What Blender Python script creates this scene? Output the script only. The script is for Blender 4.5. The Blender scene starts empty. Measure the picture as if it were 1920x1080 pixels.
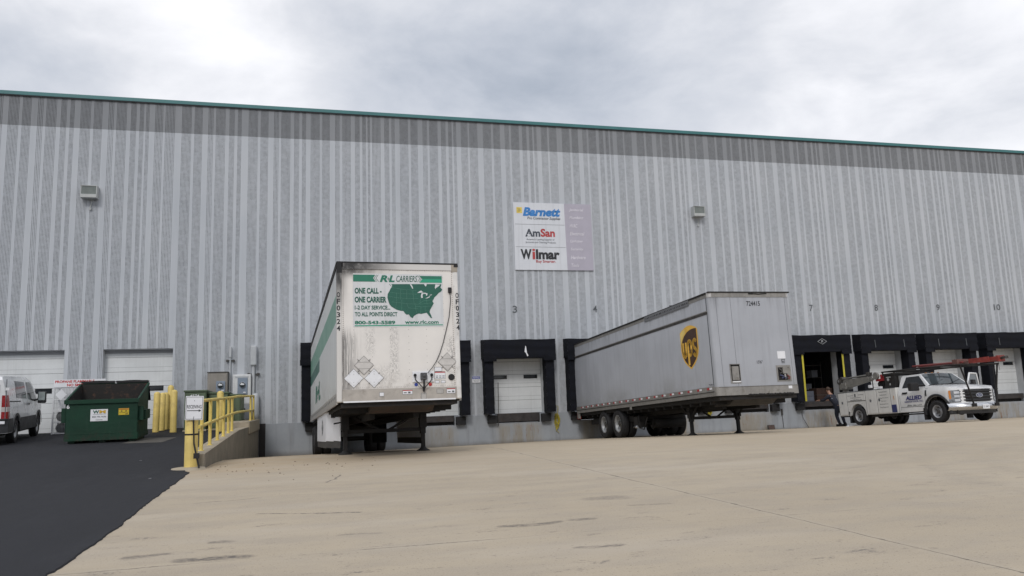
import bpy, bmesh, math, random
from mathutils import Vector, Matrix, Euler
R = math.radians
C = bpy.context.scene.collection
S = bpy.context.scene
rnd = random.Random(7)

# ------------------------------------------------------------ camera, sky, sun, exposure
CAM_Z = 1.15
YAW, PITCH, ROLL, FPX = 0.253694045, 0.144959445, -0.0345355430, 1420.0
cam = bpy.data.cameras.new('camera'); camo = bpy.data.objects.new('camera', cam); C.objects.link(camo)
S.camera = camo
_f = Vector((math.sin(YAW)*math.cos(PITCH), math.cos(YAW)*math.cos(PITCH), math.sin(PITCH)))
_r = Vector((math.cos(YAW), -math.sin(YAW), 0)); _u = _r.cross(_f)
_c, _s = math.cos(ROLL), math.sin(ROLL)
_R = _r*_c + _u*_s; _U = _u*_c - _r*_s
camo.matrix_world = Matrix(((_R.x, _U.x, -_f.x, 0), (_R.y, _U.y, -_f.y, 0), (_R.z, _U.z, -_f.z, CAM_Z), (0, 0, 0, 1)))
cam.sensor_fit = 'HORIZONTAL'; cam.sensor_width = 36.0; cam.lens = 36.0*FPX/1920.0
cam.clip_start = 0.05; cam.clip_end = 2000
S.render.resolution_x = 1024; S.render.resolution_y = 576
S.render.engine = 'CYCLES'
S.view_settings.view_transform = 'Standard'; S.view_settings.look = 'None'
S.view_settings.exposure = 0.40; S.view_settings.gamma = 1.0

W = bpy.data.worlds.new('World'); S.world = W; W.use_nodes = True
nt = W.node_tree; nt.nodes.clear()
SUN_EL, SUN_AZ = R(40), R(200)
def wn(t, **k):
    n = nt.nodes.new(t)
    for a, b in k.items(): setattr(n, a, b)
    return n
def wl(a, b): nt.links.new(a, b)
out = wn('ShaderNodeOutputWorld'); bg = wn('ShaderNodeBackground'); bg.inputs[1].default_value = 0.1
sky = wn('ShaderNodeTexSky', sky_type='NISHITA', sun_disc=False, sun_elevation=SUN_EL, sun_rotation=SUN_AZ)
tc = wn('ShaderNodeTexCoord'); sep = wn('ShaderNodeSeparateXYZ'); wl(tc.outputs['Generated'], sep.inputs[0])
def wm(op, a, b=None, clamp=False):
    n = wn('ShaderNodeMath', operation=op); n.use_clamp = clamp
    for i, v in enumerate((a, b)):
        if v is None: continue
        if isinstance(v, (int, float)): n.inputs[i].default_value = v
        else: wl(v, n.inputs[i])
    return n.outputs[0]
comb = wn('ShaderNodeMapping'); comb.inputs['Scale'].default_value = (1.0, 1.0, 1.9); wl(tc.outputs['Generated'], comb.inputs[0])
def wnoise(scale, detail, rough, off, dist=0.0):
    mp = wn('ShaderNodeMapping'); mp.inputs['Location'].default_value = off; wl(comb.outputs[0], mp.inputs[0])
    n = wn('ShaderNodeTexNoise'); n.inputs['Scale'].default_value = scale; n.inputs['Detail'].default_value = detail
    n.inputs['Roughness'].default_value = rough; n.inputs['Distortion'].default_value = dist
    wl(mp.outputs[0], n.inputs[0]); return n.outputs[0]
n1 = wnoise(4.6, 9, 0.56, (3.1, 0.4, 0.7), 0.25); n2 = wnoise(1.7, 3, 0.5, (8.3, 2.2, 1.0))
def vdot(d):
    v = wn('ShaderNodeVectorMath', operation='DOT_PRODUCT'); wl(tc.outputs['Generated'], v.inputs[0]); v.inputs[1].default_value = d
    return v.outputs['Value']
def wmap(x, a, b, c, d):
    n = wn('ShaderNodeMapRange', interpolation_type='SMOOTHSTEP'); wl(x, n.inputs[0])
    for i, v in enumerate((a, b, c, d)): n.inputs[i+1].default_value = v
    return n.outputs[0]
def ray(px, py):
    v = _f*FPX + _R*(px-960) - _U*(py-540); v.normalize(); return tuple(v)
dark = wmap(vdot(ray(985, 90)), 0.945, 1.0, 0.0, 0.105)       # a heavier bank of cloud over the building
lite = wmap(vdot(ray(340, 120)), 0.975, 1.0, 0.0, 0.09)
lit2 = wmap(vdot(ray(1600, 120)), 0.95, 1.0, 0.0, 0.05)
dk2 = wmap(vdot(ray(120, 10)), 0.97, 1.0, 0.0, 0.08)
v = wm('ADD', wm('ADD', wm('MULTIPLY', n1, 0.48), 0.15), wm('MULTIPLY', n2, 0.30))
v = wm('SUBTRACT', wm('ADD', wm('ADD', v, lite), lit2), wm('ADD', dark, dk2))
cr = wn('ShaderNodeValToRGB'); wl(v, cr.inputs[0])
cr.color_ramp.interpolation = 'B_SPLINE'
e = cr.color_ramp.elements
e[0].position = 0.30; e[0].color = (0.34, 0.385, 0.46, 1)
e[1].position = 0.74; e[1].color = (1.04, 1.04, 1.07, 1)
x = e.new(0.43); x.color = (0.53, 0.565, 0.635, 1)
x = e.new(0.55); x.color = (0.72, 0.735, 0.78, 1)
x = e.new(0.64); x.color = (0.89, 0.895, 0.93, 1)
up = wmap(sep.outputs[2], 0.5, 1.0, 8.4, 12.0)               # overcast skies are brighter overhead
sc = wn('ShaderNodeVectorMath', operation='SCALE'); wl(cr.outputs[0], sc.inputs[0]); wl(up, sc.inputs['Scale'])
mixw = wn('ShaderNodeMix', data_type='RGBA'); mixw.inputs[0].default_value = 0.95
wl(sky.outputs[0], mixw.inputs[6]); wl(sc.outputs[0], mixw.inputs[7]); wl(mixw.outputs[2], bg.inputs[0]); wl(bg.outputs[0], out.inputs[0])

sl = bpy.data.lights.new('sun', 'SUN'); sl.energy = 0.95; sl.angle = R(14); sl.color = (1.0, 0.965, 0.92)
so = bpy.data.objects.new('sun', sl); C.objects.link(so)
sd = Vector((math.sin(SUN_AZ)*math.cos(SUN_EL), math.cos(SUN_AZ)*math.cos(SUN_EL), math.sin(SUN_EL)))
so.rotation_euler = sd.to_track_quat('Z', 'Y').to_euler(); so.location = (0, -20, 40)

# ------------------------------------------------------------ materials
class NT:
    def __init__(s, name):
        s.m = bpy.data.materials.new(name); s.m.use_nodes = True; s.t = s.m.node_tree; s.b = s.t.nodes['Principled BSDF']
        s.tc = s.t.nodes.new('ShaderNodeTexCoord').outputs['Object']
    def n(s, t, **k):
        n = s.t.nodes.new(t)
        for a, b in k.items(): setattr(n, a, b)
        return n
    def put(s, sock, v):
        if isinstance(v, bpy.types.NodeSocket): s.t.links.new(v, sock)
        elif isinstance(v, tuple) and len(v) == 3 and sock.type == 'RGBA': sock.default_value = (*v, 1)
        else: sock.default_value = v
    def mth(s, op, a, b=None, clamp=False):
        n = s.n('ShaderNodeMath', operation=op); n.use_clamp = clamp; s.put(n.inputs[0], a)
        if b is not None: s.put(n.inputs[1], b)
        return n.outputs[0]
    def noise(s, scale, detail=4, rough=.55, vec=None, stretch=None, dist=0.):
        v = vec or s.tc
        if stretch:
            mp = s.n('ShaderNodeMapping'); mp.inputs['Scale'].default_value = stretch; s.put(mp.inputs[0], v); v = mp.outputs[0]
        n = s.n('ShaderNodeTexNoise'); s.put(n.inputs['Vector'], v); n.inputs['Scale'].default_value = scale
        n.inputs['Detail'].default_value = detail; n.inputs['Roughness'].default_value = rough; n.inputs['Distortion'].default_value = dist
        return n.outputs[0]
    def mr(s, x, a, b, c=0., d=1., smooth=True):
        n = s.n('ShaderNodeMapRange'); n.interpolation_type = 'SMOOTHSTEP' if smooth else 'LINEAR'
        s.put(n.inputs[0], x)
        for i, v in enumerate((a, b, c, d)): n.inputs[i+1].default_value = v
        return n.outputs[0]
    def mix(s, f, a, b, mode='MIX'):
        n = s.n('ShaderNodeMix', data_type='RGBA', blend_type=mode); s.put(n.inputs[0], f); s.put(n.inputs[6], a); s.put(n.inputs[7], b)
        return n.outputs[2]
    def xyz(s, v=None):
        n = s.n('ShaderNodeSeparateXYZ'); s.put(n.inputs[0], v or s.tc); return n.outputs
    def bump(s, h, strength, dist=.01):
        n = s.n('ShaderNodeBump'); n.inputs['Strength'].default_value = strength; n.inputs['Distance'].default_value = dist
        s.put(n.inputs['Height'], h); s.t.links.new(n.outputs[0], s.b.inputs['Normal'])
    def fin(s, col, rough, metal=0., coat=0.):
        s.put(s.b.inputs['Base Color'], col); s.put(s.b.inputs['Roughness'], rough); s.put(s.b.inputs['Metallic'], metal)
        if coat: s.b.inputs['Coat Weight'].default_value = coat; s.b.inputs['Coat Roughness'].default_value = .08
        return s.m

def dk(c, k): return tuple(v*k for v in c)
def pm(name, col, rough=.6, metal=0., var=.16, scale=2.5, bump=0., bscale=60., streak=0., dirt=None, dirtamt=0., coat=0., grime=0.):
    """general painted / plain material: two octaves of tone, optional vertical streaks, dirt and fine bump"""
    t = NT(name)
    a = t.noise(scale, 5, .6); c = t.mix(t.mr(a, .3, .7), dk(col, 1-var), dk(col, 1+var*.6))
    b = t.noise(scale*14, 3, .6); c = t.mix(t.mr(b, .3, .75, 0, .35), c, dk(col, 1-var*1.4))
    if streak:
        sn = t.noise(1.0, 4, .6, stretch=(9., 9., .35)); c = t.mix(t.mr(sn, .48, .78, 0, streak), c, dirt or dk(col, .45))
    if dirtamt:
        dn = t.noise(scale*1.8, 7, .68); c = t.mix(t.mr(dn, .52, .72, 0, dirtamt), c, dirt or dk(col, .4))
    r = t.mr(a, .3, .7, max(.04, rough-.08), min(1., rough+.08))
    if bump: t.bump(t.noise(bscale, 4, .6), bump)
    return t.fin(c, r, metal, coat)

# ------------------------------------------------------------ mesh builder
_txt = {}
def text_geo(s, bold=0., shear=0., space=1.):
    k = (s, bold, shear, space)
    if k in _txt: return _txt[k]
    cu = bpy.data.curves.new('t', 'FONT'); cu.body = s; cu.offset = bold; cu.shear = shear; cu.space_character = space; cu.resolution_u = 3
    o = bpy.data.objects.new('t', cu); C.objects.link(o)
    dg = bpy.context.evaluated_depsgraph_get(); me = bpy.data.meshes.new_from_object(o.evaluated_get(dg))
    bm = bmesh.new(); bm.from_mesh(me); bmesh.ops.triangulate(bm, faces=bm.faces)
    vs = [(v.co.x, v.co.y) for v in bm.verts]; bm.verts.index_update(); fs = [[v.index for v in f.verts] for f in bm.faces]; bm.free()
    bpy.data.objects.remove(o); bpy.data.meshes.remove(me); bpy.data.curves.remove(cu)
    x0 = min(v[0] for v in vs); x1 = max(v[0] for v in vs); y0 = min(v[1] for v in vs); y1 = max(v[1] for v in vs)
    vs = [((x-x0)/(x1-x0), (y-y0)/(y1-y0)) for x, y in vs]
    _txt[k] = (vs, fs); return _txt[k]

class MB:
    def __init__(s): s.v = []; s.f = []; s.mi = []; s.sm = []
    def add(s, vs, fs, m=0, sm=False):
        o = len(s.v); s.v += [tuple(v) for v in vs]
        for f in fs: s.f.append([i+o for i in f]); s.mi.append(m); s.sm.append(sm)
        return s
    def box(s, x0, x1, y0, y1, z0, z1, m=0):
        vs = [(x, y, z) for x in (x0, x1) for y in (y0, y1) for z in (z0, z1)]
        return s.add(vs, [(0, 1, 3, 2), (4, 6, 7, 5), (0, 4, 5, 1), (2, 3, 7, 6), (0, 2, 6, 4), (1, 5, 7, 3)], m)
    def poly(s, pts, m=0): return s.add(pts, [list(range(len(pts)))], m)
    def prism(s, pts, ax, a, b, m=0, mcap=None):
        """pts 2D polygon; ax 'x' -> pts=(y,z), 'y' -> (x,z), 'z' -> (x,y)"""
        def P(p, t): return (t, p[0], p[1]) if ax == 'x' else (p[0], t, p[1]) if ax == 'y' else (p[0], p[1], t)
        n = len(pts); vs = [P(p, a) for p in pts]+[P(p, b) for p in pts]
        s.add(vs, [[i, (i+1) % n, n+(i+1) % n, n+i] for i in range(n)], m)
        s.add(vs, [list(range(n))[::-1], list(range(n, 2*n))], m if mcap is None else mcap)
        return s
    def cyl(s, p0, p1, r0, r1=None, n=12, m=0, cap=True, sm=True):
        r1 = r0 if r1 is None else r1; p0 = Vector(p0); p1 = Vector(p1); d = (p1-p0).normalized()
        a = d.orthogonal().normalized(); b = d.cross(a); vs = []
        for p, r in ((p0, r0), (p1, r1)):
            for i in range(n):
                t = 2*math.pi*i/n; vs.append(p+a*math.cos(t)*r+b*math.sin(t)*r)
        s.add(vs, [[i, (i+1) % n, n+(i+1) % n, n+i] for i in range(n)], m, sm)
        if cap: s.add(vs, [list(range(n))[::-1], list(range(n, 2*n))], m)
        return s
    def tube(s, pts, r, n=8, m=0):
        for a, b in zip(pts[:-1], pts[1:]): s.cyl(a, b, r, r, n, m)
        for p in pts[1:-1]: s.ball(p, r, m=m, n=6)
        return s
    def ball(s, c, r, m=0, n=8, sc=(1, 1, 1)):
        vs = []; fs = []
        for i in range(n+1):
            th = math.pi*i/n
            for j in range(2*n):
                ph = math.pi*j/n; vs.append((c[0]+r*sc[0]*math.sin(th)*math.cos(ph), c[1]+r*sc[1]*math.sin(th)*math.sin(ph), c[2]+r*sc[2]*math.cos(th)))
        for i in range(n):
            for j in range(2*n):
                fs.append([i*2*n+j, i*2*n+(j+1) % (2*n), (i+1)*2*n+(j+1) % (2*n), (i+1)*2*n+j])
        return s.add(vs, fs, m, True)
    def lathe(s, prof, c, ax='y', n=24, m=0, sm=True):
        """prof: (radius, axial) pairs"""
        vs = []; fs = []
        for r, a in prof:
            for i in range(n):
                t = 2*math.pi*i/n; u, w = r*math.cos(t), r*math.sin(t)
                vs.append((c[0]+a, c[1]+u, c[2]+w) if ax == 'x' else (c[0]+u, c[1]+a, c[2]+w) if ax == 'y' else (c[0]+u, c[1]+w, c[2]+a))
        for k in range(len(prof)-1):
            for i in range(n): fs.append([k*n+i, k*n+(i+1) % n, (k+1)*n+(i+1) % n, (k+1)*n+i])
        return s.add(vs, fs, m, sm)
    def grid(s, fn, nu, nv, m=0, sm=True, mfn=None):
        vs = [fn(i/nu, j/nv) for j in range(nv+1) for i in range(nu+1)]
        o = len(s.v); s.v += [tuple(v) for v in vs]
        for j in range(nv):
            for i in range(nu):
                a = j*(nu+1)+i; s.f.append([o+a, o+a+1, o+a+nu+2, o+a+nu+1]); s.mi.append(mfn(i, j) if mfn else m); s.sm.append(sm)
        return s
    def text(s, t, o, w, h, r=(1, 0, 0), u=(0, 0, 1), m=0, bold=0., shear=0., space=1.):
        """lettering fitted to a w x h box whose lower left corner is o"""
        vs, fs = text_geo(t, bold, shear, space); o = Vector(o); r = Vector(r); u = Vector(u)
        return s.add([o+r*(x*w)+u*(y*h) for x, y in vs], fs, m)
    def rect(s, o, w, h, r=(1, 0, 0), u=(0, 0, 1), m=0):
        o = Vector(o); r = Vector(r); u = Vector(u); return s.poly([o, o+r*w, o+r*w+u*h, o+u*h], m)
    def pieces(s, name, mats, parent=None, bevel=0., seg=2, gap=.004):
        """one object for each separate piece: faces whose boxes touch belong together"""
        bx = []
        for f in s.f:
            P_ = [s.v[i] for i in f]; bx.append([min(p[k] for p in P_)-gap for k in range(3)]+[max(p[k] for p in P_)+gap for k in range(3)])
        par = list(range(len(s.f)))
        def fd(i):
            while par[i] != i: par[i] = par[par[i]]; i = par[i]
            return i
        for i in range(len(bx)):
            for j in range(i):
                if fd(i) != fd(j) and all(bx[i][k] <= bx[j][k+3] and bx[j][k] <= bx[i][k+3] for k in range(3)): par[fd(i)] = fd(j)
        out_ = {}
        for i, f in enumerate(s.f):
            m = out_.setdefault(fd(i), MB()); m.add([s.v[k] for k in f], [list(range(len(f)))], s.mi[i], s.sm[i])
        for m in out_.values(): m.weld = True
        return [m.build(name, mats, parent, bevel, seg) for m in out_.values()]
    def build(s, name, mats, parent=None, bevel=0., seg=2, loc=None):
        me = bpy.data.meshes.new(name); me.from_pydata(s.v, [], s.f); mats = mats if isinstance(mats, (list, tuple)) else [mats]
        for m in mats: me.materials.append(m)
        me.polygons.foreach_set('material_index', s.mi); me.polygons.foreach_set('use_smooth', s.sm)
        bm = bmesh.new(); bm.from_mesh(me)
        if bevel or getattr(s, 'weld', False): bmesh.ops.remove_doubles(bm, verts=bm.verts, dist=1e-5)
        if not getattr(s, 'flat', False): bmesh.ops.recalc_face_normals(bm, faces=bm.faces)
        bm.to_mesh(me); bm.free(); me.update()
        o = bpy.data.objects.new(name, me); C.objects.link(o)
        if parent: o.parent = parent
        if loc: o.location = loc
        if bevel:
            b = o.modifiers.new('bevel', 'BEVEL'); b.width = bevel; b.segments = seg; b.limit_method = 'ANGLE'; b.angle_limit = R(35); b.harden_normals = False
        return o

def thing(name, label, cat, loc=(0, 0, 0), rot=(0, 0, 0), group=None):
    o = bpy.data.objects.new(name, None); C.objects.link(o); o.location = loc; o.rotation_euler = rot; o.empty_display_size = .2
    o['label'] = label; o['category'] = cat
    if group: o['group'] = group
    return o
def tag(o, label, cat, group=None):
    o['label'] = label; o['category'] = cat
    if group: o['group'] = group
    return o
def struct(o, kind='structure'): o['kind'] = kind; return o
def kids(o): return [c for c in bpy.data.objects if c.parent == o]
def dup(root, loc, label, group=None, rot=None):
    r = root.copy(); C.objects.link(r); r.location = loc; r['label'] = label
    if rot: r.rotation_euler = rot
    if group: r['group'] = group
    def rec(src, dst):
        for c in kids(src):
            d = c.copy(); C.objects.link(d); d.parent = dst; rec(c, d)
    rec(root, r); return r

# ------------------------------------------------------------ terrain heights
def gnd(X, Y):
    s = .0582+(.0515-.0582)*min(1, max(0, X/10)); t = Y-18.5
    return -s*(t if t > 1.5 else 0 if t < -1.5 else (t+1.5)**2/6)
def asp(X, Y): return min(.47, max(0., (Y-15.6)*.030))
WY = 31.3; FL = .52          # wall face, dock floor level
def dockx(n): return 8.21+3.657*(n-3)

# ------------------------------------------------------------ setting: sky done above, now yard, asphalt
def seg_mask(t, v, a, b, w, soft):
    """1 near the ground segment a-b"""
    ab = Vector((b[0]-a[0], b[1]-a[1], 0)); L2 = ab.dot(ab)
    sub = t.n('ShaderNodeVectorMath', operation='SUBTRACT'); t.put(sub.inputs[0], v); sub.inputs[1].default_value = (a[0], a[1], 0)
    dt = t.n('ShaderNodeVectorMath', operation='DOT_PRODUCT'); t.put(dt.inputs[0], sub.outputs[0]); dt.inputs[1].default_value = ab
    h = t.mth('DIVIDE', dt.outputs['Value'], L2, True)
    scn = t.n('ShaderNodeVectorMath', operation='SCALE'); scn.inputs[0].default_value = ab; t.put(scn.inputs['Scale'], h)
    ds = t.n('ShaderNodeVectorMath', operation='DISTANCE'); t.put(ds.inputs[0], sub.outputs[0]); t.put(ds.inputs[1], scn.outputs[0])
    return t.mr(ds.outputs['Value'], w, w+soft, 1, 0)

def m_concrete():
    t = NT('yard_concrete'); xyz = t.xyz()
    flat = t.n('ShaderNodeCombineXYZ'); t.put(flat.inputs[0], xyz[0]); t.put(flat.inputs[1], xyz[1]); fv = flat.outputs[0]
    wob = t.noise(1.4, 5, .6, vec=fv); wob2 = t.noise(9., 3, .6, vec=fv)
    base = t.mix(t.mr(t.noise(.22, 5, .6, vec=fv), .3, .7), (.328, .271, .192), (.392, .328, .237))
    base = t.mix(t.mr(t.noise(2.2, 6, .65, vec=fv, stretch=(.45, 1, 1)), .38, .70, 0, .7), base, (.275, .235, .185))
    base = t.mix(t.mr(t.noise(.5, 4, .6, vec=fv, stretch=(.3, 1, 1)), .46, .72, 0, .6), base, (.42, .368, .30))
    grit = t.noise(85, 2, .7, vec=fv); base = t.mix(t.mr(grit, .3, .7, 0, .55), base, (.43, .375, .305))
    spk = t.noise(38, 2, .5, vec=fv); base = t.mix(t.mr(spk, .64, .70, 0, .6), base, (.16, .135, .105))
    # rubbed tyre smears and dark scuffs, stretched along the wall
    sm = t.noise(1.5, 6, .68, vec=fv, stretch=(1.0, 2.6, 1)); near = t.mr(xyz[1], 5., 13., 1, 0)
    smm = t.mth('MULTIPLY', t.mr(sm, .585, .67, 0, .8), t.mr(t.noise(26, 3, .7, vec=fv), .42, .60))
    base = t.mix(t.mth('MULTIPLY', smm, t.mth('ADD', t.mth('MULTIPLY', near, .8), .2)), base, (.12, .105, .095))
    sm3 = t.noise(3.4, 5, .7, vec=fv, stretch=(1.0, 2.2, 1)); base = t.mix(t.mth('MULTIPLY', t.mr(sm3, .645, .70, 0, .6), t.mr(xyz[1], 4., 20., 1, .25)), base, (.13, .115, .10))
    # broad faint tyre arcs
    for cx_, cy_, r_ in ((16., 4., 8.6), (16.2, 4., 9.6), (3., 26., 15.), (3.3, 26., 16.1), (24., 2., 12.)):
        ds = t.n('ShaderNodeVectorMath', operation='DISTANCE'); t.put(ds.inputs[0], fv); ds.inputs[1].default_value = (cx_, cy_, 0)
        d = t.mth('ABSOLUTE', t.mth('SUBTRACT', t.mth('ADD', ds.outputs['Value'], t.mth('MULTIPLY', wob, .5)), r_))
        base = t.mix(t.mth('MULTIPLY', t.mr(d, .02, .30, .13, 0), t.mr(wob2, .35, .6)), base, (.17, .148, .122))
    # orange-brown dirt washed along the retaining wall and the dock pits
    dirt = t.mth('MULTIPLY', t.mr(xyz[0], -2.5, 4.5, 1, 0), t.mr(xyz[1], 13.6, 17., 0, 1))
    base = t.mix(t.mth('MULTIPLY', dirt, t.mr(t.noise(.9, 5, .6, vec=fv), .25, .7, .1, .75)), base, (.32, .215, .115))
    base = t.mix(t.mr(xyz[1], 11., 20., 0, .5), base, (.44, .36, .255)); wet = t.mth('MULTIPLY', t.mth('MULTIPLY', t.mr(xyz[1], 29.0, 29.8, 0, .9), t.mr(xyz[0], 24., 27., 0, 1)), t.mr(t.noise(1.3, 5, .6, vec=fv, stretch=(.4, 1, 1)), .46, .54)); base = t.mix(wet, base, (.07, .035, .018)); pit = t.mr(xyz[1], 26., 30.8, 0, .5); base = t.mix(pit, base, (.25, .21, .155))
    # saw-cut joints with broken edges
    jx = t.mth('ADD', xyz[0], t.mth('MULTIPLY', t.mth('SUBTRACT', wob, .5), .09)); jy = t.mth('ADD', xyz[1], t.mth('MULTIPLY', t.mth('SUBTRACT', wob, .5), .12))
    brk = t.mr(t.noise(3.0, 5, .75, vec=fv), .5, .8, 0, .035)
    def joint(co, val, w, amt, gate=None):
        nonlocal base
        d = t.mth('ABSOLUTE', t.mth('SUBTRACT', co, val)); d = t.mth('SUBTRACT', d, brk)
        f = t.mr(d, w*.3, w, amt, 0)
        if gate is not None: f = t.mth('MULTIPLY', f, gate)
        g = t.mr(d, w, w+.09, .35, 0)
        if gate is not None: g = t.mth('MULTIPLY', g, gate)
        base = t.mix(g, base, (.40, .35, .28)); base = t.mix(f, base, (.085, .07, .052))
    joint(jx, 4.15, .010, .85, t.mr(t.noise(5., 3, .6, vec=fv), .35, .5, .6, 1)); joint(jy, 6.38, .010, .7, t.mth('MULTIPLY', t.mr(t.noise(.9, 3, .6, vec=fv), .38, .56, .12, 1), t.mr(xyz[0], 1.2, 3., 1., .35)))
    joint(jx, 12.5, .012, .18); joint(jx, 22.0, .012, .2); joint(jy, 13.4, .02, .12); joint(jy, 22.1, .05, .55); joint(jy, 30.2, .12, .5)
    joint(jx, -9.0, .012, .5); joint(jy, -2., .012, .6)
    dv = t.n('ShaderNodeVectorMath', operation='ADD'); t.put(dv.inputs[0], fv)
    dn = t.n('ShaderNodeTexNoise'); dn.inputs['Scale'].default_value = 2.3; dn.inputs['Detail'].default_value = 5; t.put(dn.inputs['Vector'], fv)
    ds = t.n('ShaderNodeVectorMath', operation='MULTIPLY_ADD'); t.put(ds.inputs[0], dn.outputs[1]); ds.inputs[1].default_value = (.25, .25, 0); ds.inputs[2].default_value = (-.125, -.125, 0)
    t.put(dv.inputs[1], ds.outputs[0]); wv = dv.outputs[0]
    for a, b, w, k in (((-.65, 8.96), (.0, 8.74), .006, .8), ((0., 8.74), (.45, 8.56), .016, .9), ((.12, 11.99), (.3, 12.6), .006, .8), ((.3, 12.6), (.37, 13.19), .006, .8),
                       ((-1.5, 10.35), (-.7, 10.5), .008, .5), ((-1.0, 6.55), (-.55, 6.5), .05, .75), ((-1.5, 6.9), (-1.2, 6.88), .03, .6), ((1.65, 6.95), (2.15, 6.98), .04, .75), ((2.3, 7.02), (2.5, 7.04), .03, .6), ((-.9, 7.3), (-.75, 7.3), .03, .6), ((1.95, 5.75), (2.25, 5.7), .025, .6), ((3.05, 8.3), (3.3, 8.3), .09, .35), ((.2, 7.15), (.5, 7.12), .02, .4), ((3.2, 7.6), (3.6, 7.55), .02, .35)):
        base = t.mix(t.mth('MULTIPLY', seg_mask(t, wv, a, b, w*.8, .02+w*1.2), t.mth('MULTIPLY', t.mr(t.noise(24, 4, .8, vec=fv, stretch=(.5, 1.6, 1)), .38, .54, 0, min(1, k*1.25)), t.mr(t.noise(5, 3, .7, vec=fv), .3, .55, .45, 1))), base, (.085, .075, .068))
    h = t.noise(60, 5, .7, vec=fv); t.bump(h, .35, .008)
    return t.fin(base, t.mr(wob, .3, .7, .82, .95))

def m_asphalt():
    t = NT('asphalt'); xyz = t.xyz()
    a = t.noise(.5, 5, .6, stretch=(1.6, .5, 1)); c = t.mix(t.mr(a, .3, .7), (.0165, .0172, .0205), (.0265, .0275, .032))
    c = t.mix(t.mr(t.noise(.9, 6, .7, stretch=(2.4, .5, 1)), .52, .75, 0, .55), c, (.032, .033, .038))
    c = t.mix(t.mr(t.noise(70, 2, .8), .5, .74, 0, .8), c, (.055, .055, .06))
    c = t.mix(t.mr(t.noise(7, 4, .7), .66, .74, 0, .25), c, (.07, .066, .06))
    t.bump(t.noise(110, 3, .7), .55, .006)
    t.b.inputs['Specular IOR Level'].default_value = .18; return t.fin(c, t.mr(a, .3, .7, .75, .95))
def m_ribwall(name, ca, cb, groove):
    t = NT(name); xyz = t.xyz()
    a = t.noise(.35, 5, .6); c = t.mix(t.mr(a, .3, .7), ca, cb)
    st = t.noise(1.0, 5, .65, stretch=(2.6, 1, .16)); c = t.mix(t.mr(st, .5, .8, 0, .28), c, dk(ca, .72))
    if groove:
        g = t.noise(1.0, 3, .8, stretch=(60, 60, 16)); c = t.mix(t.mr(g, .44, .66, 0, .16), c, dk(ca, .6))
        c = t.mix(t.mr(t.noise(1., 3, .7, stretch=(.9, 1, .22)), .42, .62, .0, .15), c, dk(ca, .7))
        t.bump(t.noise(1., 3, .8, stretch=(70, 70, 26)), .8, .02)
    else: t.bump(t.noise(30, 4, .6), .12, .01)
    return t.fin(c, .85)

M = {}
M['conc'] = m_concrete(); M['asph'] = m_asphalt()
M['wall'] = m_ribwall('painted_precast', (.425, .450, .485), (.465, .487, .518), False)
M['rib'] = m_ribwall('painted_fractured_rib', (.435, .460, .495), (.475, .497, .528), True)
M['band'] = m_ribwall('darker_painted_precast', (.225, .236, .252), (.25, .26, .275), False)
M['bandrib'] = m_ribwall('darker_painted_rib', (.225, .236, .252), (.248, .258, .272), True)
M['groove'] = pm('rib_groove', (.36, .378, .405), .9, var=.4, scale=8)
M['bandgroove'] = pm('rib_groove_dark', (.16, .168, .18), .9, var=.4, scale=8)
M['green_trim'] = pm('green_coping', (.042, .160, .165), .45, var=.1, scale=1.2)
M['door'] = pm('white_door_paint', (.63, .65, .66), .5, var=.07, scale=1.3, streak=.18, dirt=(.33, .33, .32))
M['doorline'] = pm('door_seam', (.20, .205, .215), .8)
M['doortop'] = pm('door_top_strip', (.30, .31, .33), .7, var=.1)  # darker grey line along the top edge of each door
M['jamb'] = pm('painted_jamb', (.46, .475, .49), .7, var=.1)
M['pad'] = pm('dock_pad_vinyl', (.0078, .0088, .0135), .85, var=.35, scale=3, bump=.5, bscale=7)
M['pad'].node_tree.nodes['Principled BSDF'].inputs['Specular IOR Level'].default_value = .2
M['padedge'] = pm('pad_edge', (.03, .031, .038), .6, var=.3)
M['black'] = pm('black_rubber', (.014, .014, .016), .75, var=.35, scale=6, bump=.2)
M['tyre'] = pm('tyre_rubber', (.016, .016, .018), .82, var=.35, scale=5, bump=.25, bscale=40)
M['dark'] = pm('underbody', (.013, .012, .012), .8, var=.5, scale=4, dirt=(.045, .03, .02), dirtamt=.5)
M['steel'] = pm('dirty_steel', (.10, .095, .09), .6, .6, var=.4, scale=5, dirt=(.08, .045, .025), dirtamt=.5)
M['rim'] = pm('rim_grey', (.33, .34, .35), .45, .3, var=.25, scale=6, dirt=(.08, .07, .06), dirtamt=.4)
M['rimw'] = pm('rim_white', (.36, .37, .39), .45, .1, var=.2, scale=6, dirt=(.12, .11, .1), dirtamt=.5)
M['chrome'] = pm('chrome', (.62, .63, .65), .3, 1., var=.12, scale=4)
M['glass'] = pm('dark_glass', (.016, .019, .023), .06, var=.1)
M['glassl'] = pm('windscreen_glass', (.05, .065, .072), .05, var=.2, scale=1.)
M['yellow'] = pm('yellow_paint', (.70, .54, .14), .5, var=.14, scale=3, streak=.3, dirt=(.38, .27, .08), dirtamt=.25)
M['oldyellow'] = pm('yellow_post_paint', (.68, .52, .16), .55, var=.16, scale=3, dirt=(.22, .12, .05), dirtamt=.35, streak=.25)
M['white'] = pm('white_sign', (.72, .73, .76), .5, var=.06, streak=.08)
M['ink'] = pm('black_ink', (.02, .021, .026), .6)
M['inkgrey'] = pm('grey_ink', (.10, .11, .12), .6)
M['red'] = pm('red_ink', (.50, .035, .03), .5)
M['blue'] = pm('blue_ink', (.03, .06, .33), .5)

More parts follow.
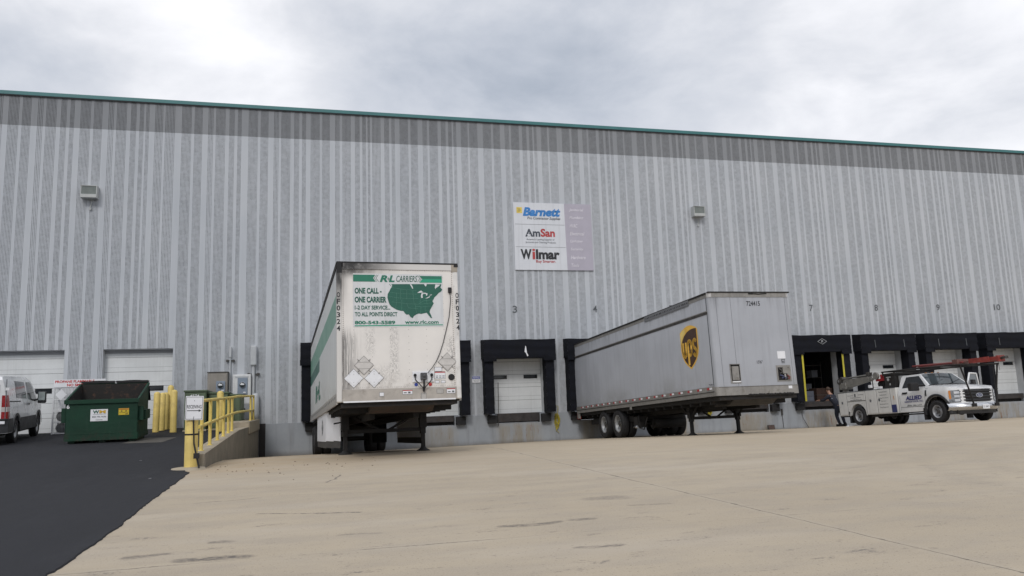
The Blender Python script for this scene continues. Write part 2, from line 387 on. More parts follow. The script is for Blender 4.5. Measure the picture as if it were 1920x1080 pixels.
def m_found():
    t = NT('dock_foundation'); xyz = t.xyz(); a = t.noise(.8, 6, .6)
    c = t.mix(t.mr(a, .3, .7), (.28, .302, .332), (.33, .352, .38))
    c = t.mix(t.mr(t.noise(1., 5, .6, stretch=(3., 1, .3)), .48, .75, 0, .4), c, (.13, .125, .12))
    ph = t.mth('FRACT', t.mth('DIVIDE', t.mth('ADD', xyz[0], 36.57-8.21+1.8285), 3.657))       # 0.5 at the middle of each dock
    off = t.mth('MULTIPLY', t.mth('ABSOLUTE', t.mth('SUBTRACT', ph, .5)), 3.657)
    off = t.mth('ADD', off, t.mth('MULTIPLY', t.noise(2.5, 4, .6), .35))
    rust = t.mth('MULTIPLY', t.mr(off, .8, 1.35, 1, 0), t.mr(xyz[2], -.05, .25, 1, 0)); rust = t.mth('MULTIPLY', rust, t.mr(xyz[0], 2.5, 6., 0, 1))
    rn = t.noise(1., 6, .7, stretch=(4, 1, .6)); c = t.mix(t.mth('MULTIPLY', rust, t.mr(rn, .3, .62, .05, .65)), c, (.25, .205, .135))
    c = t.mix(t.mth('MULTIPLY', rust, t.mr(t.noise(1., 5, .7, stretch=(7, 1, 1.1)), .56, .7, 0, .8)), c, (.20, .09, .035))
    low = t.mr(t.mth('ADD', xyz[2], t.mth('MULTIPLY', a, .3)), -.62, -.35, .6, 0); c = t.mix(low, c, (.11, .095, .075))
    t.bump(t.noise(25, 4, .6), .2); return t.fin(c, .85)
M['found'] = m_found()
M['retain'] = pm('retaining_concrete', (.235, .21, .17), .9, var=.25, scale=2, bump=.3, streak=.45, dirt=(.085, .075, .06), dirtamt=.3)
M['cap'] = pm('wall_cap_concrete', (.36, .31, .235), .9, var=.2, scale=4, bump=.3)

def terrain(name, x0, x1, y0, y1, fn, mat, off=0.):
    xs = [x for x in (-150, -80, -40, -25, -14, -8, -5, -3, -2.1, -1, 0, 1, 2, 3, 5, 7, 10, 14, 20, 30, 50, 90, 160) if x0 < x < x1]
    xs = [x0]+xs+[x1]; ys = [y0]+[y for y in [-80, -40, -20, -8, 0, 6, 10, 13, 14.5, 15, 15.6]+[16+.5*i for i in range(30)]+[31.2, 31.27] if y0 < y < y1]+[y1]
    b = MB(); b.grid(lambda u, v: (xs[round(u*(len(xs)-1))], ys[round(v*(len(ys)-1))], fn(xs[round(u*(len(xs)-1))], ys[round(v*(len(ys)-1))])+off), len(xs)-1, len(ys)-1)
    return struct(b.build(name, mat))
EDGE = -2.08
o = terrain('concrete_yard', -2.6, 160, -150, 31.6, lambda x, y: gnd(x, y), M['conc'])
# asphalt lies a finger's width above the concrete, its edge broken
def lerp_pts(pts, x):
    for (xa, za), (xb, zb) in zip(pts[:-1], pts[1:]):
        if xa <= x <= xb: return za+(zb-za)*(x-xa)/(xb-xa)
    return pts[0][1] if x < pts[0][0] else pts[-1][1]
AO = .014
def asphalt():
    b = MB(); r = random.Random(3); ys = [-150, -90, -50, -20, -5, 0, 2]+[2.5+.075*i for i in range(172)]
    ys = [y for y in ys if y < 15.4]+[15.6, 16.2]
    ex = [lerp_pts([(-200, -1.88), (6.4, -1.88), (8.8, -1.95), (11.9, -2.13), (15.6, -2.29)], y)+.008*math.sin(y*1.1)+.006*math.sin(y*6.7)+r.uniform(-.010, .010)+(r.uniform(-.03, .01) if r.random() < .12 else 0) for y in ys]
    ex[-1] = -2.5; ex[-2] = -2.4
    cols = [-160, -90, -40, -20, -10, -5, -3]
    for (ya, ea), (yb, eb) in zip(list(zip(ys, ex))[:-1], list(zip(ys, ex))[1:]):
        xa = cols+[ea]; xb = cols+[eb]
        for i in range(len(cols)):
            b.poly([(xa[i], ya, asp(0, ya)+AO), (xa[i+1], ya, asp(0, ya)+AO), (xb[i+1], yb, asp(0, yb)+AO), (xb[i], yb, asp(0, yb)+AO)])
        b.poly([(ea, ya, asp(0, ya)+AO), (ea+.012, ya, -.006), (eb+.012, yb, -.006), (eb, yb, asp(0, yb)+AO)])
    y2 = [16.2, 18, 20, 22, 24, 26, 28, 30, 31.27, 32.2]
    for ya, yb in zip(y2[:-1], y2[1:]):
        for xa, xb in zip([-160, -90, -40, -20, -10, -5], [-90, -40, -20, -10, -5, -2.45]):
            b.poly([(xa, ya, asp(0, ya)+AO), (xb, ya, asp(0, ya)+AO), (xb, yb, asp(0, yb)+AO), (xa, yb, asp(0, yb)+AO)])
    return struct(b.build('asphalt_drive', M['asph']))
asphalt()
# old concrete pad beside the dumpster
b = MB(); z = lambda y: asp(0, y)+AO+.004
b.poly([(-5.4, 24.0, z(24.0)), (-4.3, 23.7, z(23.7)), (-4.22, 25.7, z(25.7)), (-5.3, 26.2, z(26.2))])
struct(b.build('concrete_patch', pm('patch_concrete', (.085, .078, .068), .9, var=.3, scale=3, bump=.3)))

# ------------------------------------------------------------ warehouse
wh = thing('warehouse', 'long pale grey ribbed precast concrete warehouse with green coping and numbered loading docks', 'warehouse', (0, 0, 0))
DOCKS = [1, 2, 3, 4, 5, 6, 7, 8, 9, 10]
opens = [(-12.2, -9.08, .3, 3.5), (-7.78, -5.36, .3, 3.5)]
opens += [(dockx(n)-1.15, dockx(n)+1.15, FL, 3.0) for n in DOCKS]
ZB, ZT, ZC = 12.08, 13.26, 13.42
units = []
P = [(0, .35), (.47, .29), (.99, .18), (1.28, .35), (1.79, .19), (2.11, .14), (2.34, .11), (2.67, .28), (3.05, .34)]
def unit(x, n=9): units.extend([(x+a, w) for a, w in P[:n]])
for x, n in ((-22.3, 9), (-18.65, 9), (-15, 9), (-11.41, 6), (-8.94, 9), (-5.28, 6), (-2.75, 6)): unit(x, n)
units += [(-.30, .35), (.17, .29), (.69, .17), (.99, .33), (1.50, .19), (1.81, .14), (2.03, .09), (2.22, .34), (2.73, .19), (3.04, .12)]
for k in range(16): unit(3.38+3.657*k)
XL, XR = -22.5, 62.0
def prof():
    pts = []                       # (x0, x1, y0, y1, kind)
    x = XL
    for a, w in sorted(units):
        if a < x or a+w > XR: continue
        pts.append((x, a, WY, WY, 0)); n = max(2, round(w/.0525)); p = w/n; x = a
        pts.append((x, x+.012, WY, WY+.012, 2)); x += .012; p = (w-.012)/n
        for i in range(n):
            pts.append((x, x+.005, WY+.012, WY+.002, 2)); pts.append((x+.005, x+p-.015, WY+.002, WY+.002, 1))
            pts.append((x+p-.015, x+p-.011, WY+.002, WY+.013, 2)); pts.append((x+p-.011, x+p, WY+.013, WY+.012 if i < n-1 else WY, 2)); x += p
        if i == n-1: pass
    pts.append((x, XR, WY, WY, 0)); return pts
b = MB(); b.flat = True; FOOT = {}
def wallspan(x0, x1, y0, y1, kind):
    cuts = sorted({x0, x1} | {e for o_ in opens for e in o_[:2] if x0 < e < x1})
    for a, c in zip(cuts[:-1], cuts[1:]):
        ya = y0+(y1-y0)*(a-x0)/(x1-x0); yc = y0+(y1-y0)*(c-x0)/(x1-x0); mid = (a+c)/2
        lo = -1.0 if mid < -1.95 else FL-.02
        op = [o_ for o_ in opens if o_[0] < mid < o_[1]]
        z = op[0][3] if op else lo
        for z0, z1, mi in ((z, ZB, (0, 1, 2)[kind]), (ZB, ZT, (3, 4, 5)[kind])):
            b.add([(a, ya, z0), (c, yc, z0), (c, yc, z1), (a, ya, z1)], [(0, 1, 2, 3)], mi)
for p_ in prof():
    if p_[1]-p_[0] > 1e-4: wallspan(*p_)
b.build('ribbed_wall', [M['wall'], M['rib'], M['groove'], M['band'], M['bandrib'], M['bandgroove']], wh)
# jambs and lintels of the openings
b = MB()
for x0, x1, z0, z1 in opens:
    b.box(x0-.04, x0, WY+.03, WY+.43, z0, z1+.04); b.box(x1, x1+.04, WY+.03, WY+.43, z0, z1+.04); b.box(x0, x1, WY+.03, WY+.43, z1, z1+.04)
b.pieces('door_jamb', M['jamb'], wh)
b = MB(); b.box(XL, XR, WY-.07, WY+.5, ZT+.02, ZC); b.box(XL, XR, WY-.055, WY-.02, ZT-.015, ZT+.02, 1); b.build('coping', [M['green_trim'], M['ink']], wh)
b = MB(); b.box(XL, XR, WY+.5, 70, ZT-.1, ZT); b.box(XL, XL+.3, WY+.4, 70, -1, ZT-.1); b.box(XR-.3, XR, WY+.4, 70, -1, ZT-.1); b.box(XL, XR, 69.7, 70, -1, ZT-.1)
b.build('roof_and_far_walls', M['band'], wh)
# dock foundation
b = MB(); PITS = []
edges = [-1.95]
for n in DOCKS: edges += [dockx(n)-.92, dockx(n)+.92]
edges.append(XR)
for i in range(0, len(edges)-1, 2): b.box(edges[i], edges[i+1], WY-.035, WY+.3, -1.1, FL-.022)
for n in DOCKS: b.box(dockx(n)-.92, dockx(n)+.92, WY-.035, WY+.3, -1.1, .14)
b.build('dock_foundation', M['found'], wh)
# black upright strip between the retaining wall and the dock foundation
b = MB(); b.box(-2.19, -1.95, WY-.06, WY+.02, -1.0, FL); b.build('black_strip', pm('strip_black', (.02, .018, .02), .7), wh)
# levelers
b = MB()
for n in DOCKS:
    c = dockx(n); b.box(c-.9, c+.9, WY+.10, WY+.28, .15, .50, 0); b.box(c-.9, c+.9, WY-.06, WY+.50, FL-.015, FL+.02, 1); b.box(c-.88, c+.88, WY-.09, WY-.06, .30 if n != 3 else .2, FL, 1)
b.pieces('dock_leveler', [M['dark'], pm('leveler_steel', (.055, .05, .05), .6, .4, var=.4, scale=4, dirt=(.09, .045, .02), dirtamt=.5)], wh)
# numbers
for n in DOCKS:
    b = MB(); w_ = .42 if n == 10 else .20; b.text(str(n), (dockx(n)-w_/2, WY-.012, 4.79), w_, .31, m=0, bold=.012); b.build('dock_number', M['inkgrey'], wh)

def door(x0, x1, z0, z1, wins, y=WY+.30, sec=.545, name='dock_door'):
    b = MB(); z = z0
    prof_ = [(y, z0)]
    lines = []
    while z < z1:
        z2 = min(z+sec, z1)
        zz_ = z+.17
        lines += [(z2, .014), (zz_, .007)]; z = z2
    zc = sorted(lines); last = z0
    for zl, w in zc:
        if zl >= z1-.02: break
        b.box(x0, x1, y, y+.04, last, zl-w/2); b.box(x0, x1, y+.006, y+.034, zl-w/2, zl+w/2, 1); last = zl+w/2
    b.box(x0, x1, y, y+.04, last, z1); b.box(x0, x1, y-.018, y-.002, z1-.13, z1, 2)
    d = b.build(name, [M['door'], M['doorline'], M['doortop']], wh)
    for wx, wz, ww, wh_ in wins:
        f = MB(); f.box(wx-.03, wx+ww+.03, y-.014, y-.002, wz-.03, wz+wh_+.03); f.box(wx, wx+ww, y-.02, y-.012, wz, wz+wh_, 1)
        f.build('window', [M['black'], M['glass']], d)
    return d
for n in DOCKS:
    c = dockx(n)
    if n == 7: continue
    door(c-1.15, c+1.15, FL+.02, 3.02, [(c-.93, 2.02, .55, .10), (c+.42, 2.02, .55, .10)], y=WY+.42)
door(-12.2, -9.08, .47, 3.48, [(-11.6, 1.95, .5, .13), (-10.05, 1.95, .5, .13)], name='roller_door')
door(-7.78, -5.36, .47, 3.48, [(-7.5, 1.95, .48, .13), (-6.24, 1.95, .5, .13)], name='roller_door')

# dock seals: quilted head pad and side pads, one set per dock
def soft(b, x0, x1, y0, y1, z0, z1, seed, slope=0., amp=.014, m=0):
    r = random.Random(seed); ph = [r.uniform(0, 6.28) for _ in range(6)]
    def w(p): return amp*(math.sin(p*9+ph[0])*.5+math.sin(p*23+ph[1])*.35+math.sin(p*41+ph[2])*.25)
    nx = max(4, int((x1-x0)/.09)); nz = max(4, int((z1-z0)/.09))
    b.grid(lambda u, v: (x0+(x1-x0)*u, y0+w(u*(x1-x0)+v*3)+amp*.8*math.sin(v*(z1-z0)*16+ph[3]+u*2), z0+(z1-z0-slope)*v+.012*math.sin(u*14+ph[4])*(v > .5)), nx, nz, m)
    for xx, s_ in ((x0, -1), (x1, 1)):
        b.grid(lambda u, v: (xx+w(v*3+u)*.7, y1+(y0-y1)*u, z0+(z1-z0-slope*u)*v), 4, nz, m)
    b.grid(lambda u, v: (x0+(x1-x0)*u, y1+(y0-y1)*v, z1-slope*v+.012*math.sin(u*14+ph[4])*v), nx, 3, m)
    b.grid(lambda u, v: (x0+(x1-x0)*u, y1+(y0-y1)*v, z0), nx, 3, m)
desc = {1: 'black dock seal around the rear of the white freight trailer', 2: 'black dock seal between the white freight trailer and door 3, mostly hidden', 3: 'black dock seal around door 3 with a white tear on its head pad',
        4: 'black dock seal under number 4 that the grey trailer is backed into', 5: 'black dock seal of door 5 hidden behind the grey trailer', 6: 'black dock seal seen beneath the nose of the grey trailer',
        7: 'black dock seal of open door 7 with yellow guide strips and a diamond mark', 8: 'black dock seal around closed door 8 behind the crane of the service truck',
        9: 'black dock seal around door 9 above the ladder rack of the service truck', 10: 'black dock seal around door 10 at the right edge'}
for n in DOCKS:
    c = dockx(n); t = thing('dock_seal', desc[n], 'dock seal', (c, WY, FL), group='black dock seals round the loading doors')
    Y0, Y1 = -.50, .0
    for s_ in (-1, 1):
        b = MB(); xa, xb = sorted((s_*1.50, s_*1.135)); soft(b, xa, xb, Y0, Y1, .03, 2.33, n*7+s_); b.build('side_pad', M['pad'], t)
    b = MB(); soft(b, -1.55, 1.57, Y0-.08, Y1, 2.30, 3.12, n*5, slope=.04); b.build('head_pad', M['pad'], t)
    b = MB()
    for s_ in (-1, 1): soft(b, *sorted((s_*1.56, s_*1.02)), Y0-.10, Y0-.05, 2.18, 2.4, n+s_)
    b.pieces('corner_flap', M['pad'], t)
    if n == 7:
        for s_ in (-1, 1):
            b = MB(); b.box(s_*1.10-.045-.02*s_, s_*1.10+.045-.02*s_, Y0-.03, Y0-.018, .05, 2.2); b.build('guide_strip', pm('yellow_vinyl', (.50, .44, .035), .5, var=.2), t)
        b = MB()
        for (xa, za), (xb, zb) in (((-.24, 2.78), (0, 2.91)), ((0, 2.91), (.24, 2.78)), ((.24, 2.78), (0, 2.65)), ((0, 2.65), (-.24, 2.78))): b.cyl((xa, Y0-.10, za), (xb, Y0-.10, zb), .009, n=5)
        b.text('F', (-.04, Y0-.10, 2.72), .09, .12, bold=.02); b.build('maker_mark', pm('silver_print', (.42, .44, .46), .5), t)
    if n == 3:
        b = MB(); b.poly([(.24, Y0-.102, 2.81), (.27, Y0-.102, 2.77), (.30, Y0-.102, 2.52), (.36, Y0-.104, 2.40), (.31, Y0-.104, 2.36), (.26, Y0-.102, 2.50), (.2, Y0-.102, 2.56)]); b.build('torn_lining', M['white'], t)
    if n >= 8:
        b = MB()
        for xx in (-.78, .86): b.poly([(xx, Y0-.10, 2.80), (xx+.03, Y0-.10, 2.82), (xx+.05, Y0-.10, 2.46), (xx+.02, Y0-.10, 2.44)])
        b.pieces('frayed_seam', M['inkgrey'], t)
# rubber bumpers
BW = {1: 'the dock behind the white trailer', 2: 'the dock right of the white trailer', 3: 'door 3 with the torn seal', 4: 'dock 4 behind the grey trailer', 5: 'dock 5 under the grey trailer', 6: 'the dock beneath the grey trailer nose', 7: 'open door 7', 8: 'door 8 behind the truck crane', 9: 'door 9 behind the truck bonnet', 10: 'door 10'}
for n in DOCKS:
    c = dockx(n)
    for s_, wd in ((-1, 'left'), (1, 'right')):
        b = MB(); b.box(-.2, .2, -.20, 0, -.33, 0)
        for k in range(5): b.box(-.205, .205, -.206, -.19, -.06*k-.055, -.06*k-.04, 1)
        o = b.build('dock_bumper', [M['black'], M['dark']], None, .01, loc=(c+s_*1.16, WY-.04, FL-.03))
        tag(o, 'black rubber bumper on the %s of %s' % (wd, BW[n]), 'dock bumper', 'rubber dock bumpers')

# warehouse interior seen through open door 7
c7 = dockx(7)
b = MB(); b.box(c7-2.3, c7+2.3, WY+.3, WY+12, FL-.06, FL-.004, 0); b.box(c7-2.3, c7-2.2, WY+.3, WY+12, FL, 6, 1); b.box(c7+2.2, c7+2.3, WY+.3, WY+12, FL, 6, 1); b.box(c7-2.3, c7+2.3, WY+11.9, WY+12, FL, 6, 1); b.box(c7-2.3, c7+2.3, WY+.3, WY+12, 6, 6.1, 1)
b.box(c7-2.3, c7-1.20, WY+.44, WY+.5, FL, 6, 1); b.box(c7+1.20, c7+2.3, WY+.44, WY+.5, FL, 6, 1); b.box(c7-1.20, c7+1.20, WY+.44, WY+.5, 3.05, 6, 1)
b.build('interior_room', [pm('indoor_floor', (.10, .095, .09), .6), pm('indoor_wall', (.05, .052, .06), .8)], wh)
t = thing('shelving_rack', 'dim metal shelving rack standing inside open dock door 7', 'shelving rack', (c7+.3, WY+1.9, FL))
for zz_ in (.55, 1.15, 1.75):
    MB().box(-1.1, 1.1, -.3, .3, zz_-.02, zz_+.02).build('shelf', M['steel'], t)
for xx in (-1.1, 1.1):
    for yy in (-.3, .3): MB().cyl((xx, yy, 0), (xx, yy, 1.9), .02, n=6).build('upright', M['steel'], t)
m_card = pm('cardboard', (.10, .07, .045), .85, var=.2); m_gb = pm('grey_plastic', (.22, .23, .25), .5)
for i, (x, y, z_, a, h, m_, nm, lb) in enumerate([(.35, 0, .57, .22, .28, m_gb, 'storage_bin', 'grey bin on the lowest shelf of the rack inside door 7'), (.8, 0, 1.17, .16, .34, m_gb, 'carton', 'grey carton standing on the middle shelf inside door 7'),
      (-.3, 0, 1.17, .3, .2, m_card, 'cardboard_box', 'flat cardboard box on the middle shelf inside door 7')]):
    b = MB(); b.box(-a, a, -.2, .2, 0, h); b.box(-a-.012, a+.012, -.212, .212, h-.05, h+.004)
    tag(b.build(nm, m_, None, .006, loc=(c7+.3+x, WY+1.9+y, FL+z_)), lb, 'box')
def bucket(x, y, r, h, m_, lb):
    b = MB(); b.lathe([(0, 0), (r*.85, 0), (r, h), (r*1.06, h), (r*1.06, h+.02), (r*.96, h+.02), (r*.93, h-.03), (0, h-.03)], (0, 0, 0), 'z', 16)
    tag(b.build('bucket', m_, loc=(x, y, FL)), lb, 'bucket')
bucket(c7-.45, WY+.75, .15, .32, m_gb, 'grey bucket near the sill inside open dock door 7')
b = MB(); b.box(-.22, .22, -.2, .2, 0, .5); b.box(-.19, .19, -.215, -.2, .05, .2); b.box(-.19, .19, -.215, -.2, .25, .45)
tag(b.build('tool_chest', pm('tool_chest_paint', (.10, .11, .14), .45), None, .012, loc=(c7+.05, WY+.95, FL)), 'dark grey tool chest beside the bucket inside dock door 7', 'tool chest')
b = MB(); b.box(-.45, .45, -.3, .3, 0, .62); b.box(-.46, .46, -.31, .31, .28, .31, 1)
tag(b.build('cardboard_box', [pm('brown_board', (.05, .025, .018), .85, var=.25), M['steel']], None, .01, loc=(c7+.85, WY+1.0, FL)), 'large reddish brown box stacked inside dock door 7 by the jamb', 'box')

# ------------------------------------------------------------ trailers
def wheel(parent, x, y, z, r, wdt, side, rimmat, deep=True, hub=True, axis='x'):
    """one tyre with its rim; side = outward direction along the axle axis"""
    w = wdt/2; pr = [(r*.56, -w*.8), (r*.80, -w), (r*.93, -w*.96), (r*.985, -w*.78), (r, -w*.4), (r, w*.4), (r*.985, w*.78), (r*.93, w*.96), (r*.80, w), (r*.56, w*.8)]
    b = MB(); b.lathe(pr, (0, 0, 0), axis, 36)
    for k in range(4):                           # tread grooves as dark rings
        a = (-.6+.4*k)*w; b.lathe([(r*1.002, a-.006), (r*.985, a), (r*1.002, a+.006)], (0, 0, 0), axis, 36, 1)
    ty = b.build('tyre', [M['tyre'], M['black']], parent, loc=(x, y, z))
    b = MB(); s = side; d = .35 if deep else -.1
    b.lathe([(r*.60, s*w*.72), (r*.575, s*w*.84), (r*.54, s*w*.80), (r*.52, s*w*.1), (r*.50, -s*w*d), (r*.26, -s*w*d+s*.02), (r*.24, -s*w*d+s*.07), (0, -s*w*d+s*.07)], (0, 0, 0), axis, 30)
    if hub:
        pr2 = -s*w*d+s*.10
        for k in range(8):
            a = k*math.pi/4; p = (pr2-s*.04, math.cos(a)*r*.19, math.sin(a)*r*.19); q = (pr2, p[1], p[2])
            if axis == 'y': p = (p[1], p[0], p[2]); q = (q[1], q[0], q[2])
            b.cyl(p, q, r*.03, n=6, m=1)
            a += math.pi/8; p = (pr2-s*.075, math.cos(a)*r*.38, math.sin(a)*r*.38); q = (pr2-s*.055, p[1], p[2])
            if axis == 'y': p = (p[1], p[0], p[2]); q = (q[1], q[0], q[2])
            b.cyl(p, q, r*.055, n=8, m=2)
        c0 = (pr2-s*.04, 0, 0); c1 = (pr2+s*.03, 0, 0)
        if axis == 'y': c0 = (0, c0[0], 0); c1 = (0, c1[0], 0)
        b.cyl(c0, c1, r*.12, r*.1, 12, 1)
    b.build('rim', [rimmat, M['steel'], M['dark']], ty)
    return ty

def trailer(name, label, loc, yaw, tilt, L, H, leg_y, leg_x, axles, mats, oz, hw=1.3, leg_v=False):
    t = thing(name, label, 'semi trailer', loc, (-tilt, 0, -yaw))
    def gl(x, y):
        X = loc[0]+x+y*math.sin(yaw); Y = loc[1]+y*math.cos(yaw)
        return (gnd(X, Y)-loc[2]+y*math.sin(tilt))/math.cos(tilt)
    body, side, rail, roof, floor_ = mats
    r = .10
    def outline(k=1.): # rounded front corners, counter-clockwise in plan
        pts = []
        for cx_, a0 in ((hw-r, -90), (hw-r, None),):
            break
        pts = [(-hw, L), (-hw, r)]+[(-hw+r-r*math.cos(a*math.pi/10), r-r*math.sin(a*math.pi/10)) for a in range(1, 5)]+[(-hw+r, 0), (hw-r, 0)]
        pts += [(hw-r+r*math.sin(a*math.pi/10), r-r*math.cos(a*math.pi/10)) for a in range(1, 5)]+[(hw, r), (hw, L)]
        return pts
    ol = outline(); n = len(ol)
    # shell: side skins, nose, each as faces of one body mesh
    b = MB()
    for i in range(n-1):
        (xa, ya), (xb, yb) = ol[i], ol[i+1]; m = 1 if abs(xa-xb) < 1e-6 and abs(xa) > hw-.01 else 0
        b.add([(xa, ya, .12), (xb, yb, .12), (xb, yb, H-.1), (xa, ya, H-.1)], [(0, 1, 2, 3)], m, sm=not m and i not in (5, 6) and n > 8 and abs(ya-yb) > 1e-6)
    b.add([(-hw, L, .12), (hw, L, .12), (hw, L, H-.1), (-hw, L, H-.1)], [(0, 1, 2, 3)], 0)
    b.build('box_body', [body, side], t)
    b = MB(); vs = [(x*.99, y+.012, H-.02) for x, y in ol]; b.poly(vs); b.build('roof', roof, t)
    return t, gl, ol

def m_trailer(name, base, kind):
    t = NT(name); xyz = t.xyz(); a = t.noise(.9, 6, .6)
    c = t.mix(t.mr(a, .3, .7), dk(base, .93), dk(base, 1.04))
    if kind == 'rlfront':
        # soot at the top left corner, brushed branch scratches down the left and middle, grime near the floor
        x, z = xyz[0], xyz[2]
        so_ = t.mth('MULTIPLY', t.mr(x, -1.2, .15, 1, 0), t.mr(z, 2.55, 2.78, 0, 1)); c = t.mix(t.mth('MULTIPLY', so_, t.mr(t.noise(3, 5, .7), .25, .6, .35, 1)), c, (.03, .028, .028))
        so2 = t.mth('MULTIPLY', t.mr(x, -1.32, -1.0, 1, 0), t.mr(z, 1.7, 2.7, 0, 1)); c = t.mix(t.mth('MULTIPLY', so2, t.mr(t.noise(1, 5, .7, stretch=(6, 1, 1.5)), .3, .6, .35, 1)), c, (.05, .046, .043))
        sc1 = t.noise(1., 5, .75, stretch=(26, 1, 1.3), dist=.6); m1 = t.mth('MULTIPLY', t.mr(x, -1.25, -.72, 1, 0), t.mr(z, .25, 1.75, 1, 0) if False else t.mr(z, 1.25, 1.65, 1, 0))
        c = t.mix(t.mth('MULTIPLY', m1, t.mr(sc1, .36, .56, 0, .95)), c, (.115, .11, .11))
        for cx_, wd, z0, z1, k in ((-.62, .15, 1.0, 1.55, .32), (-.12, .14, .55, 1.62, .36), (1.12, .16, .55, 1.35, .5), (-.35, .45, .36, .75, .3)):
            sc2 = t.noise(7., 6, .75, dist=1.6, stretch=(1.3, 1, .8)); m2 = t.mth('MULTIPLY', t.mr(t.mth('ABSOLUTE', t.mth('SUBTRACT', x, cx_)), wd*.3, wd, 1, 0), t.mth('MULTIPLY', t.mr(z, z0-.1, z0+.1, 0, 1), t.mr(z, z1-.15, z1+.1, 1, 0)))
            c = t.mix(t.mth('MULTIPLY', m2, t.mr(t.mth('ABSOLUTE', t.mth('SUBTRACT', sc2, .5)), .0, .045, min(1, k*1.4), 0)), c, (.13, .125, .125))
        gr = t.mth('MULTIPLY', t.mr(z, .2, .75, .7, 0), t.mr(t.noise(4, 6, .7), .42, .7)); c = t.mix(gr, c, (.30, .27, .24))
        # rivet rows
        fx = t.mth('ABSOLUTE', t.mth('SUBTRACT', t.mth('FRACT', t.mth('MULTIPLY', x, 2.6)), .5)); fz = t.mth('ABSOLUTE', t.mth('SUBTRACT', t.mth('FRACT', t.mth('MULTIPLY', z, 7.)), .5))
        dd = t.mth('ADD', t.mth('POWER', t.mth('DIVIDE', fx, 2.6), 2.), t.mth('POWER', t.mth('DIVIDE', fz, 7.), 2.)); c = t.mix(t.mr(dd, .00003, .00012, .6, 0), c, (.2, .18, .17))
    elif kind == 'rlside':
        y, z = xyz[1], xyz[2]
        f = t.mth('ABSOLUTE', t.mth('SUBTRACT', t.mth('FRACT', t.mth('DIVIDE', y, .61)), .5)); c = t.mix(t.mr(f, 0, .03, .85, 0), c, (.07, .07, .07))
        # slanted green band: dark above, lighter below
        e1 = t.mth('SUBTRACT', z, t.mth('ADD', 2.30, t.mth('MULTIPLY', y, -.0)))
        g = t.mth('MULTIPLY', t.mr(z, 1.70, 1.71, 0, 1), t.mr(z, 2.28, 2.29, 1, 0)); c = t.mix(t.mth('MULTIPLY', g, .9), c, (.10, .27, .19))
        g2 = t.mth('MULTIPLY', t.mr(z, 1.30, 1.31, 0, 1), t.mth('MULTIPLY', t.mr(z, 1.69, 1.70, 1, 0), t.mr(y, 7.5, 7.6, 0, 1))); c = t.mix(g2, c, (.03, .12, .09))
        c = t.mix(t.mth('MULTIPLY', t.mr(z, .1, 1.0, .5, 0), t.mr(t.noise(3, 5, .7), .4, .7)), c, (.25, .24, .22))
    else:
        st = t.noise(1., 6, .65, stretch=(7, 7, .45)); c = t.mix(t.mr(st, .44, .75, 0, .35), c, dk(base, .66))
        c = t.mix(t.mth('MULTIPLY', t.mr(xyz[2], .2, 1.1, .45, 0), t.mr(a, .4, .65)), c, (.19, .185, .17))
        c = t.mix(t.mth('MULTIPLY', t.mr(xyz[2], 2.2, 2.9, 0, .5), t.mr(t.noise(1., 5, .65, stretch=(5, 5, .6)), .42, .7)), c, (.12, .12, .125))
        if kind == 'upside':
            f = t.mth('ABSOLUTE', t.mth('SUBTRACT', t.mth('FRACT', t.mth('DIVIDE', xyz[1], 1.22)), .5)); c = t.mix(t.mr(f, 0, .006, .35, 0), c, dk(base, .55))
            c = t.mix(t.mth('MULTIPLY', t.mr(xyz[1], 8.6, 9.4, 0, .45), t.mr(t.noise(1., 4, .6, stretch=(1, 1.2, .3)), .35, .6)), c, dk(base, .68))
    t.bump(t.noise(1.6, 3, .5), .22, .02)
    return t.fin(c, t.mr(a, .3, .7, .38, .52))

def legs(t, gl, ly, lx, vbrace, top=-.12, r=.065):
    for s in (-1, 1):
        zf = gl(s*lx, ly); lg = MB(); lg.box(s*lx-r, s*lx+r, ly-r, ly+r, zf+.42, top); lg.box(s*lx-r*.72, s*lx+r*.72, ly-r*.72, ly+r*.72, zf+.05, zf+.44)
        lg.box(s*lx-r*1.35, s*lx+r*1.35, ly-r*1.35, ly+r*1.35, top-.42, top-.05)
        if vbrace:
            for q in (-1, 1): lg.cyl((s*lx, ly+q*.03, zf+.52), (s*lx, ly+q*.55, top), .035, n=6)
            lg.cyl((s*lx, ly, zf+.55), (s*lx-s*.45, ly, top), .035, n=6)
        l = lg.build('landing_leg', M['dark'], t, .008)
        f = MB(); f.lathe([(0, .11), (.05, .11), (.085, .06), (.165, .015), (.17, 0), (0, 0)], (s*lx, ly, zf), 'z', 12); f.build('foot', M['dark'], l)
    b = MB(); z = gl(0, ly)+.48; b.box(-lx, lx, ly-.03, ly+.03, z, z+.09)
    b.cyl((-lx, ly+.02, z+.5), (-.1, ly+.02, z+.06), .03, n=6); b.cyl((lx, ly+.02, z+.5), (.1, ly+.02, z+.06), .03, n=6)
    b.cyl((-lx-.1, ly-.12, top-.22), (-lx-.28, ly-.12, top-.25), .018, n=6)
    b.build('leg_bracing', M['dark'], t)

